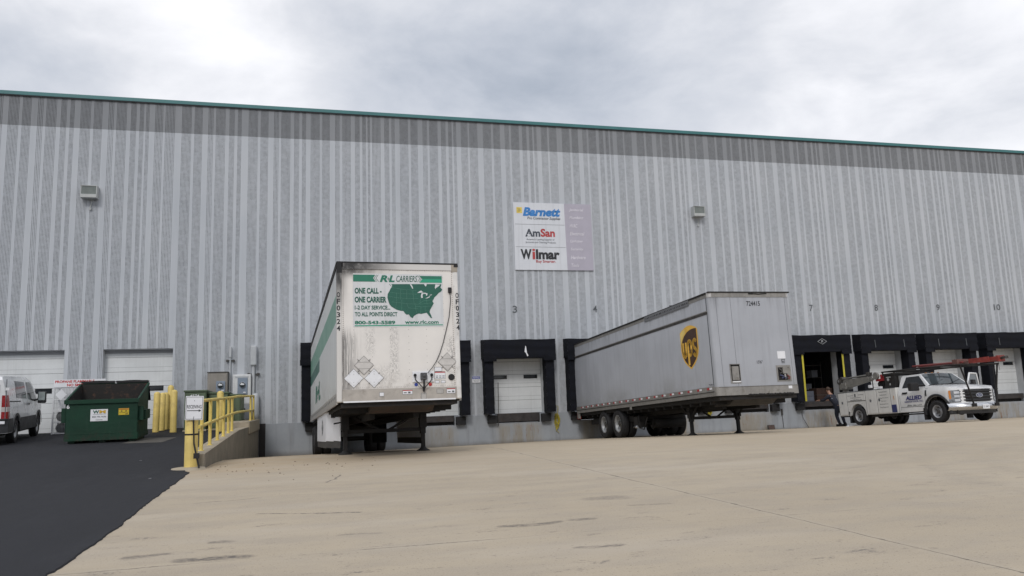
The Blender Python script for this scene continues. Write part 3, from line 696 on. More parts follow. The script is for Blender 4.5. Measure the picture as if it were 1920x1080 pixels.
# ---- white freight trailer
TL = (1.692, 16.107, 1.187); L1 = 14.62; H1 = 2.95
m_rlf = m_trailer('freight_trailer_nose', (.70, .675, .645), 'rlfront'); m_rls = m_trailer('freight_trailer_side', (.60, .615, .61), 'rlside')
m_alu = pm('aluminium_rail', (.42, .405, .385), .45, .35, var=.15, scale=3, dirt=(.14, .11, .09), dirtamt=.45)
m_aluw = pm('white_rail', (.68, .665, .645), .45, .1, var=.12, scale=3, dirt=(.18, .15, .12), dirtamt=.4)
m_soot = NT('sooty_rail'); _x = m_soot.xyz(); _g = m_soot.mth('MULTIPLY', m_soot.mr(_x[0], -1.0, .35, 1, .04), m_soot.mr(m_soot.noise(5, 5, .7), .3, .6, .7, 1))
m_soot = m_soot.fin(m_soot.mix(_g, (.60, .585, .57), (.022, .021, .021)), .5)
m_sp = NT('sooty_post'); _x = m_sp.xyz(); _g = m_sp.mth('MULTIPLY', m_sp.mr(_x[2], 1.7, 2.6, 0, 1), m_sp.mr(m_sp.noise(1., 5, .7, stretch=(6, 6, 2)), .25, .6, .45, 1))
m_sp = m_sp.fin(m_sp.mix(_g, (.58, .565, .545), (.03, .03, .03)), .5)
t, gl, ol = trailer('freight_trailer', 'white freight trailer with green lettering and a map on its grimy nose', TL, -.0443, .0438, L1, H1, 2.7, .93, (12.6, 13.85), (m_rlf, m_rls, m_alu, M['white'], M['dark']), 0)
# corner posts, rails
b = MB(); b.box(-1.2, 1.2, -.012, .0, .235, .262); b.box(-1.2, 1.2, -.02, .05, 0, .235, 0); b.box(-1.18, 1.17, -.026, -.02, -.01, .02, 1); b.build('front_sill', [pm('sill_paint', (.40, .37, .335), .5, var=.15, scale=4, dirt=(.12, .1, .08), dirtamt=.4), M['white']], t, .004)
b = MB(); b.box(-1.18, 1.16, -.015, .02, 2.80, 2.94, 0); b.box(-1.31, 1.31, -.02, .05, 2.93, 2.965, 1); b.box(1.16, 1.30, -.018, .06, 2.77, 2.94, 2); b.box(1.22, 1.31, -.03, .0, 2.88, 2.93, 1); b.box(-1.303, -1.2, -.018, .06, 2.72, 2.95, 1)
b.build('top_rail', [m_soot, M['black'], pm('tan_corner', (.34, .30, .25), .6)], t, .004)
for s in (-1, 1):
    b = MB(); b.box(s*1.305-.006, s*1.305+.006, .1, L1, -.02, .20); b.box(s*1.30-.02, s*1.30+.02, .1, L1, -.03, .03); b.build('bottom_rail', m_alu, t)
    b = MB(); b.box(s*1.305-.012, s*1.305+.012, .05, L1, 2.82, 2.955); b.build('roof_rail', M['dark'] if s < 0 else m_alu, t)
    b = MB(); b.box(s*1.25-.062, s*1.25+.055, -.012, .11, .0, 2.80); b.build('corner_post', m_sp if s < 0 else m_aluw, t, .03, 3)
    b = MB()
    ys = 1.2 if s < 0 else 1.2
    k = 0; y = .5
    while y < L1-1.0:
        b.box(s*1.312-.002, s*1.312+.002, y, y+.16, .10, .15, 0); y += .6
    b.build('reflective_tape', M['inkgrey'] if s < 0 else M['white'], t)
# rivet strip beside the posts
b = MB()
for s in (-1.175, 1.165):
    for k in range(58): b.box(s-.008, s+.008, -.008, -.001, .3+k*.043, .3+k*.043+.014)
for k in range(60): b.box(-1.15+k*.039, -1.142+k*.039, -.008, -.001, .285, .295)
for k in range(60): b.box(-1.15+k*.039, -1.142+k*.039, -.018, -.001, 2.79, 2.797)
struct(b.build('rivets', pm('rivet', (.30, .27, .25), .6), t), 'stuff')
# the decal with its lettering and map
GD, GM, GL, GW = pm('decal_dark_green', (.010, .098, .068), .5, var=.12), pm('decal_green', (.012, .16, .10), .5, var=.1), pm('decal_bright_green', (.02, .30, .18), .5, var=.1), pm('decal_ground', (.60, .615, .63), .45, var=.05, streak=.25)
b = MB(); e = -.004
b.rect((-.97, e, 1.56), 1.93, 1.15, m=3)
zt, zm, zb = 2.685, 2.615, 2.535
def P3(x, z, k=2): return (x, e-.002*k, z)
b.poly([P3(-.965, zt), P3(-.50, zt), P3(-.545, zm), P3(-.965, zm)], 0); b.poly([P3(-.965, zm), P3(-.545, zm), P3(-.49, zb), P3(-.965, zb)], 1)
b.poly([P3(.46, zt-.01), P3(.945, zt-.01), P3(.945, zm-.01), P3(.515, zm-.01)], 0); b.poly([P3(.515, zm-.01), P3(.945, zm-.01), P3(.945, zb-.01), P3(.45, zb-.01)], 2)
for k in (0, 1):
    for s, x0 in ((-1, -.525+k*.035), (1, .49-k*.035)):
        b.poly([P3(x0-s*.05+.0, zt), P3(x0-s*.05+.01, zt), P3(x0+.01, zm), P3(x0, zm)], 4); b.poly([P3(x0, zm), P3(x0+.01, zm), P3(x0-s*.055+.01, zb), P3(x0-s*.055, zb)], 4)
b.text('R', (-.405, e-.004, 2.53), .17, .148, m=0, bold=.045, shear=.25); b.text('L', (-.215, e-.004, 2.53), .13, .148, m=0, bold=.045, shear=.25); b.text('+', (-.245, e-.006, 2.565), .05, .07, m=4, bold=.0)
b.text('CARRIERS', (-.05, e-.004, 2.538), .455, .135, m=4, bold=.008, shear=.25)
b.text('ONE CALL -', (-.935, e-.004, 2.272), .565, .128, m=4, bold=.045); b.text('ONE CARRIER', (-.935, e-.004, 2.080), .665, .130, m=4, bold=.045)
b.text('1-2 DAY SERVICE...', (-.935, e-.004, 1.930), .745, .088, m=4, bold=.03); b.text('TO ALL POINTS DIRECT', (-.935, e-.004, 1.785), .893, .092, m=4, bold=.03)
b.text('800-543-5589', (-.938, e-.004, 1.615), .848, .076, m=0, bold=.04); b.text('www.rlc.com', (.117, e-.004, 1.620), .731, .082, m=0, bold=.03)
b.poly([P3(-.94, 1.575), P3(.94, 1.590), P3(.94, 1.608), P3(-.94, 1.597)], 2)
land = [(-.207, 2.485), (.90, 2.498), (.935, 2.49), (.91, 2.42), (.95, 2.375), (.92, 2.33), (.87, 2.30), (.82, 2.245), (.77, 2.20), (.75, 2.156), (.725, 2.12), (.752, 2.069), (.70, 1.98), (.668, 1.928), (.656, 1.874), (.69, 1.80), (.708, 1.744), (.68, 1.748), (.64, 1.80), (.591, 1.863), (.53, 1.85), (.472, 1.838), (.42, 1.845), (.364, 1.825), (.31, 1.79), (.285, 1.742), (.235, 1.775), (.215, 1.81), (.194, 1.831), (.165, 1.82), (.141, 1.831), (.115, 1.86), (.089, 1.900), (.025, 1.906), (-.06, 1.93), (-.121, 1.968), (-.17, 2.0), (-.204, 2.044), (-.225, 2.10), (-.248, 2.194), (-.240, 2.269), (-.205, 2.33), (-.177, 2.388), (-.150, 2.425), (-.175, 2.45)]
b.poly([P3(x, z) for x, z in land], 4)
for pl in ([(.397, 2.296), (.44, 2.33), (.484, 2.351), (.50, 2.33), (.537, 2.31), (.50, 2.305), (.45, 2.30)], [(.49, 2.29), (.56, 2.303), (.62, 2.287), (.615, 2.25), (.59, 2.235), (.585, 2.275), (.53, 2.28), (.51, 2.25), (.515, 2.19), (.48, 2.185), (.475, 2.24)], [(.565, 2.18), (.60, 2.19), (.655, 2.22), (.68, 2.235), (.66, 2.20), (.61, 2.178)], [(.65, 2.245), (.72, 2.27), (.70, 2.245)],
           [(.24, 2.485), (.27, 2.487), (.30, 2.43), (.31, 2.39), (.29, 2.39), (.27, 2.43)], [(.545, 2.493), (.61, 2.494), (.60, 2.46), (.58, 2.44)], [(-.19, 2.485), (-.16, 2.486), (-.14, 2.44), (-.155, 2.43)], [(.80, 2.49), (.91, 2.485), (.86, 2.44), (.81, 2.41), (.80, 2.38), (.785, 2.42)]):
    b.poly([P3(x, z, 3) for x, z in pl], 3)
def ln(p, q, w=.0035):
    d = Vector((q[0]-p[0], 0, q[1]-p[1])).normalized(); n_ = Vector((-d.z, 0, d.x))*w/2; p_ = Vector(P3(*p, 3)); q_ = Vector(P3(*q, 3)); b.poly([p_+n_, q_+n_, q_-n_, p_-n_], 5)
for p, q in (((-.15, 2.41), (.1, 2.37)), ((.1, 2.37), (.38, 2.35)), ((-.2, 2.31), (-.07, 2.29)), ((-.07, 2.29), (.16, 2.275)), ((.16, 2.275), (.38, 2.27)), ((-.24, 2.22), (-.05, 2.19)), ((-.05, 2.19), (.2, 2.17)), ((.2, 2.17), (.42, 2.175)), ((-.05, 2.3), (-.06, 2.05)), ((.04, 2.38), (.03, 2.15)), ((.17, 2.36), (.165, 2.16)), ((.3, 2.35), (.32, 2.08)), ((-.16, 2.1), (.14, 2.06)), ((.14, 2.06), (.42, 2.05)), ((.06, 2.16), (.05, 1.92)), ((-.06, 2.05), (-.08, 1.95)), ((.16, 2.07), (.2, 1.97)), ((.2, 1.97), (.4, 1.95)), ((.34, 2.08), (.37, 1.86)), ((.46, 2.18), (.45, 2.05)), ((.45, 2.05), (.72, 2.08)), ((.42, 2.05), (.52, 2.12)), ((.52, 2.12), (.74, 2.15)), ((.45, 1.99), (.74, 2.01)), ((.47, 1.98), (.46, 1.86)), ((.56, 1.99), (.56, 1.88)), ((.56, 1.92), (.66, 1.91)), ((.6, 2.18), (.6, 2.05)), ((.35, 2.0), (.46, 2.0))): ln(p, q)
b.build('decal', [GM, GM, GL, GW, GD, pm('decal_line', (.10, .27, .20), .5)], t)
# unit number stacked down both corners, fleet name on the side
b = MB()
for k, ch in enumerate('OF0324'):
    for s in (-1, 1):
        zc_ = 2.19-k*.142; rr = (0, -1, 0) if s < 0 else (0, 1, 0); y0 = .125 if s < 0 else .015
        b.text(ch, (s*1.272-.035, -.0135, zc_), .072, .112, m=0, bold=.03)
b.build('unit_number', M['ink'], t)
b = MB(); b.text('R+L', (-1.306, 10.2, .45), 3.2, .55, r=(0, -1, 0), m=0, bold=.04, shear=.2); b.build('fleet_name', GM, t)
# placard holders
b = MB()
def dia(cx_, cz_, r_, m, y=-.010): b.poly([(cx_-r_, y, cz_), (cx_, y, cz_-r_), (cx_+r_, y, cz_), (cx_, y, cz_+r_)], m)
for cx_, cz_, lite_ in ((-.757, .752, 0), (-.968, .488, 1), (-.552, .483, 1), (1.011, .792, 0)):
    dia(cx_, cz_, .205, 2, -.009); dia(cx_, cz_, .192, 0 if not lite_ else 1, -.012); dia(cx_, cz_, .155 if lite_ else .18, 1 if lite_ else 0, -.016)
    for sx in (-1, 1):
        for sz in (-1, 1): b.cyl((cx_+sx*.09, -.017, cz_+sz*.09), (cx_+sx*.13, -.017, cz_+sz*.13) if not lite_ else (cx_+sx*.115, -.017, cz_+sz*.115), .007, n=5, m=2)
    if not lite_:
        b.box(cx_-.12, cx_+.12, -.019, -.012, cz_+.065, cz_+.072, 2); b.box(cx_-.12, cx_+.12, -.019, -.012, cz_-.072, cz_-.065, 2)
    else:
        for dz in (-.14, -.085, .085, .14): b.cyl((cx_, -.017, cz_+dz), (cx_, -.02, cz_+dz), .007, n=6, m=2)
b.pieces('placard_holder', [pm('placard_grey', (.55, .53, .51), .5), M['white'], pm('placard_edge', (.26, .25, .24), .6)], t)
# glad hand panel, cable, stickers
b = MB(); b.box(.25, .71, -.03, 0, .375, .60); g = b.build('connector_panel', M['white'], t, .004)
b = MB(); b.box(.415, .55, -.11, -.03, .42, .565); b.lathe([(0, -.14), (.03, -.14), (.032, -.11)], (.485, 0, .50), 'y', 10); b.build('electric_plug', pm('plug_grey', (.07, .07, .075), .5), g, .01)
for s, x in ((-1, .30), (1, .655)):
    b = MB(); b.ball((x, -.06, .52), .035, n=5); b.tube([(x, -.06, .49), (x, -.07, .43), (x-s*.03, -.09, .39), (.478-(-s)*.02, -.09, .25), (.478+s*.008, -.07, .17)], .011, 6); b.build('air_hose', M['black'], g)
b = MB(); b.tube([(.485, -.08, .42), (.48, -.10, .30), (.478, -.07, .17)], .02, 6); b.build('plug_cable', M['black'], g)
b = MB()
b.tube([(1.111, -.03, 2.33), (1.122, -.03, 2.136), (1.10, -.03, 1.95), (1.077, -.03, 1.765), (1.005, -.03, 1.48), (.929, -.03, 1.204), (.85, -.03, .98), (.775, -.03, .82), (.68, -.05, .68), (.57, -.07, .56)], .008, 6); b.build('loose_cable', M['black'], t)
b = MB(); b.box(1.075, 1.15, -.05, 0, 2.30, 2.42); b.build('cable_clip', M['black'], t, .008)
b = MB(); b.cyl((1.092, 0, .465), (1.092, -.02, .465), .068, n=20, m=0)
b.cyl((.328, 0, .325), (.328, -.006, .325), .038, n=18, m=1); b.cyl((.631, 0, .323), (.631, -.006, .323), .038, n=18, m=2)
for x0, x1, z0, z1, red in ((.733, .955, .44, .584, 1), (.735, .885, .60, .68, 0), (.74, .82, .35, .395, 0), (.87, .95, .35, .395, 0)):
    b.rect((x0-.006, -.004, z0-.006), x1-x0+.012, z1-z0+.012, m=4); b.rect((x0, -.006, z0), x1-x0, z1-z0, m=3)
    if red: b.rect((x0, -.008, z1-.02), x1-x0, .02, m=2); [b.rect((x0+.02+.07*(k % 3), -.008, z0+.02+.03*(k//3)), .05, .012, m=4) for k in range(6)]
for x0, x1, z0, z1, red in ((.04, .24, .131, .213, 1), (.98, 1.16, .125, .222, 1), (-.442, -.358, .107, .178, 0), (.43, .53, .02, .14, 0), (.765, .90, .13, .215, 0)):
    b.rect((x0-.006, -.024, z0-.006), x1-x0+.012, z1-z0+.012, m=4); b.rect((x0, -.026, z0), x1-x0, z1-z0, m=5 if x0 in (.43, .765) else 3)
    if red: b.rect((x0, -.028, z1-.014), x1-x0, .014, m=2); b.rect((x0+.02, -.028, z0+.02), .06, .02, m=4); b.rect((x0+.11, -.028, z0+.015), .05, .035, m=4)
b.pieces('sticker', [M['black'], M['blue'], M['red'], M['white'], M['inkgrey'], m_alu], t)
# underframe
b = MB(); b.box(-1.22, 1.22, .06, L1, -.10, -.02, 0)
b.prism([(.05, -.03), (1.0, -.03), (1.0, -.22), (.45, -.22)], 'x', -.62, .75, 1); b.box(-.55, -.43, 1.0, L1, -.34, -.08); b.box(.43, .55, 1.0, L1, -.34, -.08)
for k in range(22): b.box(-1.2, 1.2, .6+k*.62, .66+k*.62, -.2, -.1)
b.box(-1.05, 1.05, 11.8, 14.4, -.45, -.3)
b.build('underframe', [M['dark'], pm('rusty_coupler', (.05, .035, .028), .7, var=.4, scale=3, dirt=(.10, .04, .018), dirtamt=.6)], t)
legs(t, gl, 2.72, .93, False)
b = MB(); b.box(-.25, .42, 2.85, 2.95, gl(0, 2.8)+.1, -.35) if False else b.box(.40, .86, 8.9, 9.0, gl(0, 9)+.28, -.25); b.build('spare_carrier', M['dark'], t)
for ya in (12.55, 13.8):
    for s in (-1, 1):
        wheel(t, s*1.12, ya, gl(s*1.1, ya)+.505, .505, .27, s, M['rim']); wheel(t, s*.80, ya, gl(s*.8, ya)+.505, .505, .27, s, M['rim'], hub=False)
    b = MB(); zc_ = gl(0, ya)+.5; b.cyl((-1, ya, zc_), (1, ya, zc_), .07, n=10); b.build('axle', M['dark'], t)
# aerodynamic side skirts
for s in (-1, 1):
    b = MB()
    def sk(y): return s*(1.28-max(0, 4.6-y)*.17*1.2)
    for ya, yb in ((3.3, 3.9), (3.9, 4.6), (4.6, 9.4)):
        b.add([(sk(ya), ya, -.03), (sk(yb), yb, -.03), (sk(yb), yb, -.76), (sk(ya), ya, -.78), (sk(ya)-s*.02, ya, -.03), (sk(yb)-s*.02, yb, -.03), (sk(yb)-s*.02, yb, -.76), (sk(ya)-s*.02, ya, -.78)], [(0, 1, 2, 3), (4, 5, 6, 7), (0, 3, 7, 4), (1, 2, 6, 5)], 0)
    k = b.build('side_skirt', M['white'], t)
    f = MB()
    for ya, yb in ((3.3, 3.9), (3.9, 4.6), (4.6, 9.4)): f.add([(sk(ya)-s*.01, ya, -.78), (sk(yb)-s*.01, yb, -.76), (sk(yb)-s*.01, yb, -.93), (sk(ya)-s*.01, ya, -.95)], [(0, 1, 2, 3)])
    f.build('rubber_flap', pm('flap_rubber', (.06, .058, .056), .8, var=.3), k)
    d = MB(); yc_ = 6.2; xx = s*1.287
    d.poly([(xx, yc_-.42, -.4), (xx, yc_, -.62), (xx, yc_+.42, -.4), (xx, yc_, -.16)], 0); d.poly([(xx+s*.002, yc_-.3, -.4), (xx+s*.002, yc_, -.55), (xx+s*.002, yc_+.3, -.4), (xx+s*.002, yc_, -.24)], 1)
    d.poly([(xx+s*.004, yc_-.2, -.4), (xx+s*.004, yc_, -.5), (xx+s*.004, yc_+.2, -.4), (xx+s*.004, yc_, -.3)], 0)
    d.build('diamond_emblem', [M['inkgrey'], M['white']], k)

# ---- grey parcel trailer
TU = (11.988, 19.049, 1.031); L2 = 11.72; H2 = 2.90
m_upf = m_trailer('parcel_trailer_nose', (.355, .37, .405), 'upfront'); m_ups = m_trailer('parcel_trailer_side', (.45, .468, .51), 'upside')
m_upr = pm('grimy_aluminium', (.26, .25, .235), .5, .2, var=.2, scale=3, dirt=(.10, .085, .06), dirtamt=.5, streak=.3)
RT_ = pm('red_tape', (.42, .03, .04), .5)
t, gl, ol = trailer('parcel_trailer', 'long grey parcel trailer with a brown and gold shield backed into dock 4', TU, -.0044, .0508, L2, H2, 2.6, .8, (9, 10), (m_upf, m_ups, m_alu, M['band'], M['dark']), 0)
b = MB(); r_ = .10
ring = [(x*(1+.006/1.3) if abs(x) > 1 else x, y-.012 if y < .2 else y) for x, y in ol]
for i in range(len(ring)-1):
    (xa, ya), (xb, yb) = ring[i], ring[i+1]
    b.add([(xa, ya, -.0), (xb, yb, -.0), (xb, yb, .245), (xa, ya, .245)], [(0, 1, 2, 3)], 0)
b.box(-1.25, 1.25, -.016, -.012, .225, .232, 1)
b.build('front_sill', [m_upr, M['dark']], t)
b = MB()
for i in range(len(ring)-1):
    (xa, ya), (xb, yb) = ring[i], ring[i+1]
    b.add([(xa, ya, H2-.13), (xb, yb, H2-.13), (xb, yb, H2+.0), (xa, ya, H2+.0)], [(0, 1, 2, 3)], 1 if ya < .11 and yb < .11 and not (abs(ya-yb) < 1e-6 and abs(xa-xb) > 1) else 0)
b.box(-1.31, 1.31, -.03, .06, H2-.005, H2+.03, 2)
b.box(-.02, .12, -.03, -.014, H2-.05, H2-.01, 2); b.tube([(.12, -.025, H2-.03), (.3, -.025, H2-.045), (.5, -.025, H2-.025), (.56, -.025, H2-.03)], .012, 6, 2)
for s in (-1, 1): b.box(s*1.31-.01, s*1.31+.01, .1, L2, H2-.03, H2+.025, 2)
b.box(-1.324, -1.312, 1.15, 4.3, H2-.17, H2-.0, 3)
r = random.Random(5)
for k in range(26):
    y = 1.2+k*.118+r.uniform(-.02, .02); b.box(-1.327, -1.323, y, y+r.uniform(.02, .06), H2-.10, H2-.06, 2)
b.build('top_rail', [m_upr, pm('nose_cap', (.47, .46, .45), .45, .2, var=.2, streak=.6, dirt=(.08, .07, .06)), M['dark'], pm('grey_rail_strip', (.15, .155, .165), .6)], t)
for s in (-1, 1):
    b = MB(); b.box(s*1.308-.01, s*1.308+.01, .12, L2, 2.375, 2.40); b.box(s*1.304-.006, s*1.304+.006, .12, L2, 2.30, 2.375, 1); b.build('side_moulding', [m_upr, M['steel']], t)
    b = MB(); b.box(s*1.31-.006, s*1.31+.006, .12, L2, .0, .27); b.box(s*1.318-.01, s*1.318+.004, .12, L2, .115, .13, 1); b.build('bottom_rail', [m_upr, M['dark']], t)
    b = MB()
    for k in range(19):
        y = .24+k*.59; b.box(s*1.319-.002, s*1.319+.002, y, y+.14, .19, .245, 1); b.box(s*1.319-.002, s*1.319+.002, y+.14, y+.28, .19, .245, 0)
    b.pieces('reflective_tape', [RT_, M['white']], t)
    b = MB(); b.box(s*1.305-.004, s*1.305+.004, .0+.13, .16, .27, 2.78); b.build('corner_seam', M['inkgrey'], t)
b = MB()
for x in (-1.08, -.62): b.box(x, x+.006, -.004, -.001, .25, 2.77)
for x in (1.14,): b.box(x, x+.006, -.004, -.001, .25, 2.77)
b.pieces('nose_seam', M['inkgrey'], t)
# brown and gold shield on both sides
SB, SG, SY = pm('shield_brown', (.060, .028, .016), .4, var=.2), pm('shield_gold', (.78, .46, .07), .4, var=.12), pm('shield_pale_gold', (.80, .60, .18), .4, var=.12)
for s in (-1, 1):
    b = MB(); xx = s*1.302
    yr, yl, yc_ = .80, 1.89, 1.345         # front edge, rear edge, middle
    def sp(u, z, k=1):                   # u: 0 rear .. 1 front as seen on the left side
        return (xx+s*.002*k, yl+(yr-yl)*u, z)
    def shield(d, top=True):
        pts = [(d, 2.0-d*.2)]
        pts += [(u, 2.00+.16*math.sin(math.pi*min(1, max(0, u*.96)))-d*.55) for u in (.15, .3, .45, .6, .75, .9)]
        pts += [(1-d, 1.99-d*.3), (1-d, 1.45)]
        pts += [(1-d-.04, 1.28), (1-d-.16, 1.1), (.72, 1.0), (.5, .86+d*.9), (.28, 1.0), (d+.16, 1.1), (d+.04, 1.28), (d, 1.45)]
        return pts
    b.poly([sp(*p) for p in shield(0)], 1); 
    inner = [(.055, 1.44), (.055, 1.62), (.12, 1.76), (.24, 1.88), (.42, 1.98), (.62, 2.025), (.80, 2.035), (.945, 2.02), (.945, 1.45), (.91, 1.29), (.80, 1.13), (.70, 1.04), (.5, .915), (.30, 1.04), (.20, 1.13), (.09, 1.29)]
    b.poly([sp(*p, 2) for p in inner], 0)
    b.poly([sp(*p, 2) for p in ((.02, 1.66), (.02, 1.96), (.15, 2.05), (.3, 2.09), (.3, 1.95), (.17, 1.85), (.07, 1.72))], 2)
    def stroke(pts, w=.105, m=1):
        for (ua, za), (ub, zb2) in zip(pts[:-1], pts[1:]):
            d = Vector(((ub-ua)*1.09, zb2-za)); n_ = Vector((-d.y, d.x)).normalized()*w/2; q = [(ua+n_.x/1.09, za+n_.y), (ub+n_.x/1.09, zb2+n_.y), (ub-n_.x/1.09, zb2-n_.y), (ua-n_.x/1.09, za-n_.y)]
            b.poly([sp(*p, 3) for p in q], m)
        for (ua, za) in pts[1:-1]: b.poly([sp(ua+math.cos(a*math.pi/5)*w/2/1.09, za+math.sin(a*math.pi/5)*w/2, 3) for a in range(10)], m)
    def arc(cu, cz, ru, rz, a0, a1, n=8): return [(cu+ru*math.cos(R(a0+(a1-a0)*i/n)), cz+rz*math.sin(R(a0+(a1-a0)*i/n))) for i in range(n+1)]
    o0 = .02
    if s < 0 or True:
        stroke([(.14, 1.68), (.14, 1.38)]+arc(.22, 1.36, .08, .10, 180, 360)+[(.30, 1.68)])
        stroke([(.42, .99)]+[(.42, 1.60)]+arc(.51, 1.60, .09, .10, 180, 0)+[(.60, 1.40)]+arc(.51, 1.38, .09, .10, 0, -100))
        stroke(arc(.80, 1.61, .085, .09, 20, 180, 6)+[(.715, 1.56), (.75, 1.49), (.84, 1.42), (.88, 1.36)]+arc(.80, 1.33, .085, .09, 0, -170, 6))
    b.build('shield_logo', [SB, SG, SY], t)
    if s > 0: pass
b = MB()
b.text('724415', (-.108, -.006, 2.515), .435, .14, m=0, bold=.012); b.text("13'6\"", (.028, -.006, .862), .18, .088, m=0, bold=.01)
b.text('724415', (-1.304, .42, .30), .28, .05, r=(0, -1, 0), m=0)
b.text('LET', (.925, -.006, .855), .12, .10, r=(0, 0, 1), u=(-1, 0, 0), m=0, bold=.02) if False else None
b.box(.825, .925, -.006, -.001, .90, .915); b.box(.825, .84, -.006, -.001, .855, .975); b.box(.91, .925, -.006, -.001, .93, .975); b.box(.825, .925, -.006, -.001, .955, .965); b.box(.85, .925, -.006, -.001, .86, .875)
b.build('unit_number', M['ink'], t)
b = MB(); b.box(.71, .965, -.005, -.001, .99, 1.2); b.box(.945, 1.06, -.020, -.013, .137, .215); b.pieces('paper_label', M['white'], t)
b = MB(); b.box(-.85, -.53, -.012, 0, .33, .87, 0); b.box(-.82, -.56, -.014, -.012, .40, .84, 2); b.box(-.80, -.59, -.035, -.014, .42, .80, 0); b.box(-.80, -.55, -.03, -.012, .355, .385, 3); b.box(-.83, -.55, -.04, -.01, .835, .85, 2); b.box(-.575, -.555, -.03, -.012, .4, .83, 2)
b.build('document_box', [m_upr, m_upr, M['dark'], M['white']], t)
b = MB(); b.box(.62, 1.08, -.010, 0, .34, .80, 0); b.box(.665, 1.04, -.012, -.010, .375, .74, 1); b.box(.80, .95, -.05, -.012, .56, .74, 0); b.box(.95, 1.035, -.02, -.012, .38, .73, 0)
b.tube([(.69, -.03, .70), (.74, -.05, .66), (.78, -.04, .60), (.70, -.04, .56)], .018, 6, 5); b.tube([(.70, -.03, .52), (.78, -.06, .49), (.88, -.05, .42)], .02, 6, 2); b.tube([(.93, -.03, .52), (1.0, -.05, .46), (.99, -.04, .40)], .02, 6, 3); b.ball((.78, -.03, .44), .03, 2); b.ball((.98, -.03, .42), .028, 3)
b.box(.85, .90, -.03, -.012, .40, .55, 4)
b.build('connector_box', [m_upr, M['dark'], pm('hose_blue', (.05, .06, .13), .6), pm('hose_red', (.17, .05, .045), .6), m_alu, M['steel']], t)
b = MB(); b.box(-1.22, 1.22, .05, L2, -.12, -.0, 0); b.prism([(.02, -.02), (1.3, -.02), (1.3, -.26), (.5, -.26)], 'x', -.7, .7, 1); b.box(-.6, -.48, 1.0, L2, -.34, -.05); b.box(.48, .6, 1.0, L2, -.34, -.05)
for k in range(18): b.box(-1.2, 1.2, .6+k*.6, .66+k*.6, -.22, -.1)
b.box(-1.0, 1.0, 6.6, 10.9, -.5, -.3)
r = random.Random(9)
for k in range(40):
    x = -.35+k*.036; b.box(x, x+.05, -.02, .0, -.012-r.uniform(0, .02), .012+r.uniform(0, .02), 0)
b.build('underframe', [M['dark'], M['steel']], t)
legs(t, gl, 2.62, .80, True)
for ya in (7.45, 8.85):
    for s in (-1, 1):
        wheel(t, s*1.14, ya, gl(s*1.1, ya)+.515, .515, .27, s, M['rim']); wheel(t, s*.82, ya, gl(s*.8, ya)+.515, .515, .27, s, M['rim'], hub=False)
        b = MB(); rr_ = .515
        b.lathe([(rr_*.585, s*.135*.86), (rr_*.60, s*.135*.90), (rr_*.615, s*.135*.86)], (s*1.14, ya, gl(s*1.1, ya)+.515), 'x', 30); b.build('rim_flange', M['chrome'], t)
    b = MB(); zc_ = gl(0, ya)+.5; b.cyl((-1, ya, zc_), (1, ya, zc_), .07, n=10); b.build('axle', M['dark'], t)
b = MB(); zg = gl(-.9, 6.2)
b.box(-1.1, -.75, 6.0, 6.35, zg+.34, -.35); b.cyl((-1.0, 5.9, zg+.42), (-1.0, 6.2, zg+.42), .10, n=12); b.cyl((-1.1, 6.0, zg+.36), (-1.1, 6.3, zg+.36), .045, n=10, m=1)
b.cyl((-.55, 5.9, zg+.46), (.6, 5.9, zg+.46), .17, n=14)
b.tube([(-1.1, 5.9, -.3), (-1.12, 5.8, -.75), (-1.1, 5.5, -.8), (-1.08, 5.2, -.4)], .02, 6)
b.pieces('air_tank', [M['dark'], M['chrome']], t)
b = MB(); b.box(-1.34, -1.30, 5.95, 6.05, -.10, .0); b.box(-1.31, -1.25, L2-.25, L2-.02, -.22, .02); b.pieces('rail_bracket', m_upr, t)
b = MB(); b.box(-1.29, -1.12, L2+.005, L2+.06, -.24, .04); b.build('tail_lamp', pm('tail_lamp_red', (.50, .015, .02), .4), t, .01)

# ------------------------------------------------------------ retaining wall, railing, posts
t = thing('retaining_wall', 'stained concrete retaining wall rising between the asphalt ramp and the dock yard', 'retaining wall', (0, 0, 0))
def rtop(y): return .28+(.52-.28)*min(1, (y-16.25)/6.35)
for ya, yb, nm in ((16.25, 23.0, 'sloping_section'), (23.03, 31.19, 'level_section')):
    b = MB(); n = 10; xo = -2.15 if nm[0] == 's' else -2.20
    for i in range(n):
        y0 = ya+(yb-ya)*i/n; y1 = ya+(yb-ya)*(i+1)/n
        q = [(xo, y0, gnd(xo, y0)-.3), (xo, y1, gnd(xo, y1)-.3), (xo, y1, rtop(y1)), (xo, y0, rtop(y0)), (-2.50, y0, gnd(xo, y0)-.3), (-2.50, y1, gnd(xo, y1)-.3), (-2.50, y1, rtop(y1)), (-2.50, y0, rtop(y0))]
        b.add(q, [(0, 1, 2, 3), (4, 5, 6, 7)], 0); b.add(q, [(3, 2, 6, 7)], 1)
        if i == 0: b.add(q, [(0, 3, 7, 4)], 0)
        if i == n-1: b.add(q, [(1, 2, 6, 5)], 0)
    b.build(nm, [M['retain'], M['cap']], t)
b = MB(); b.box(-2.95, -2.16, 26.7, 31.2, .3, .70)
tag(b.build('concrete_plinth', M['cap'], None, .02), 'low concrete plinth between the yellow railing and the meter cabinets', 'plinth')
t = thing('railing', 'yellow pipe railing standing along the concrete retaining wall', 'railing', (-2.25, 16.8, .3))
def rl(p): return Vector(p)-Vector((-2.25, 16.8, .3))
rx = -2.32
tr_ = [(rx, 16.62, 1.32), (rx, 22.7, 1.45), (rx, 24.3, 1.50), (rx, 30.2, 1.58), (rx-.12, 30.45, 1.575)]
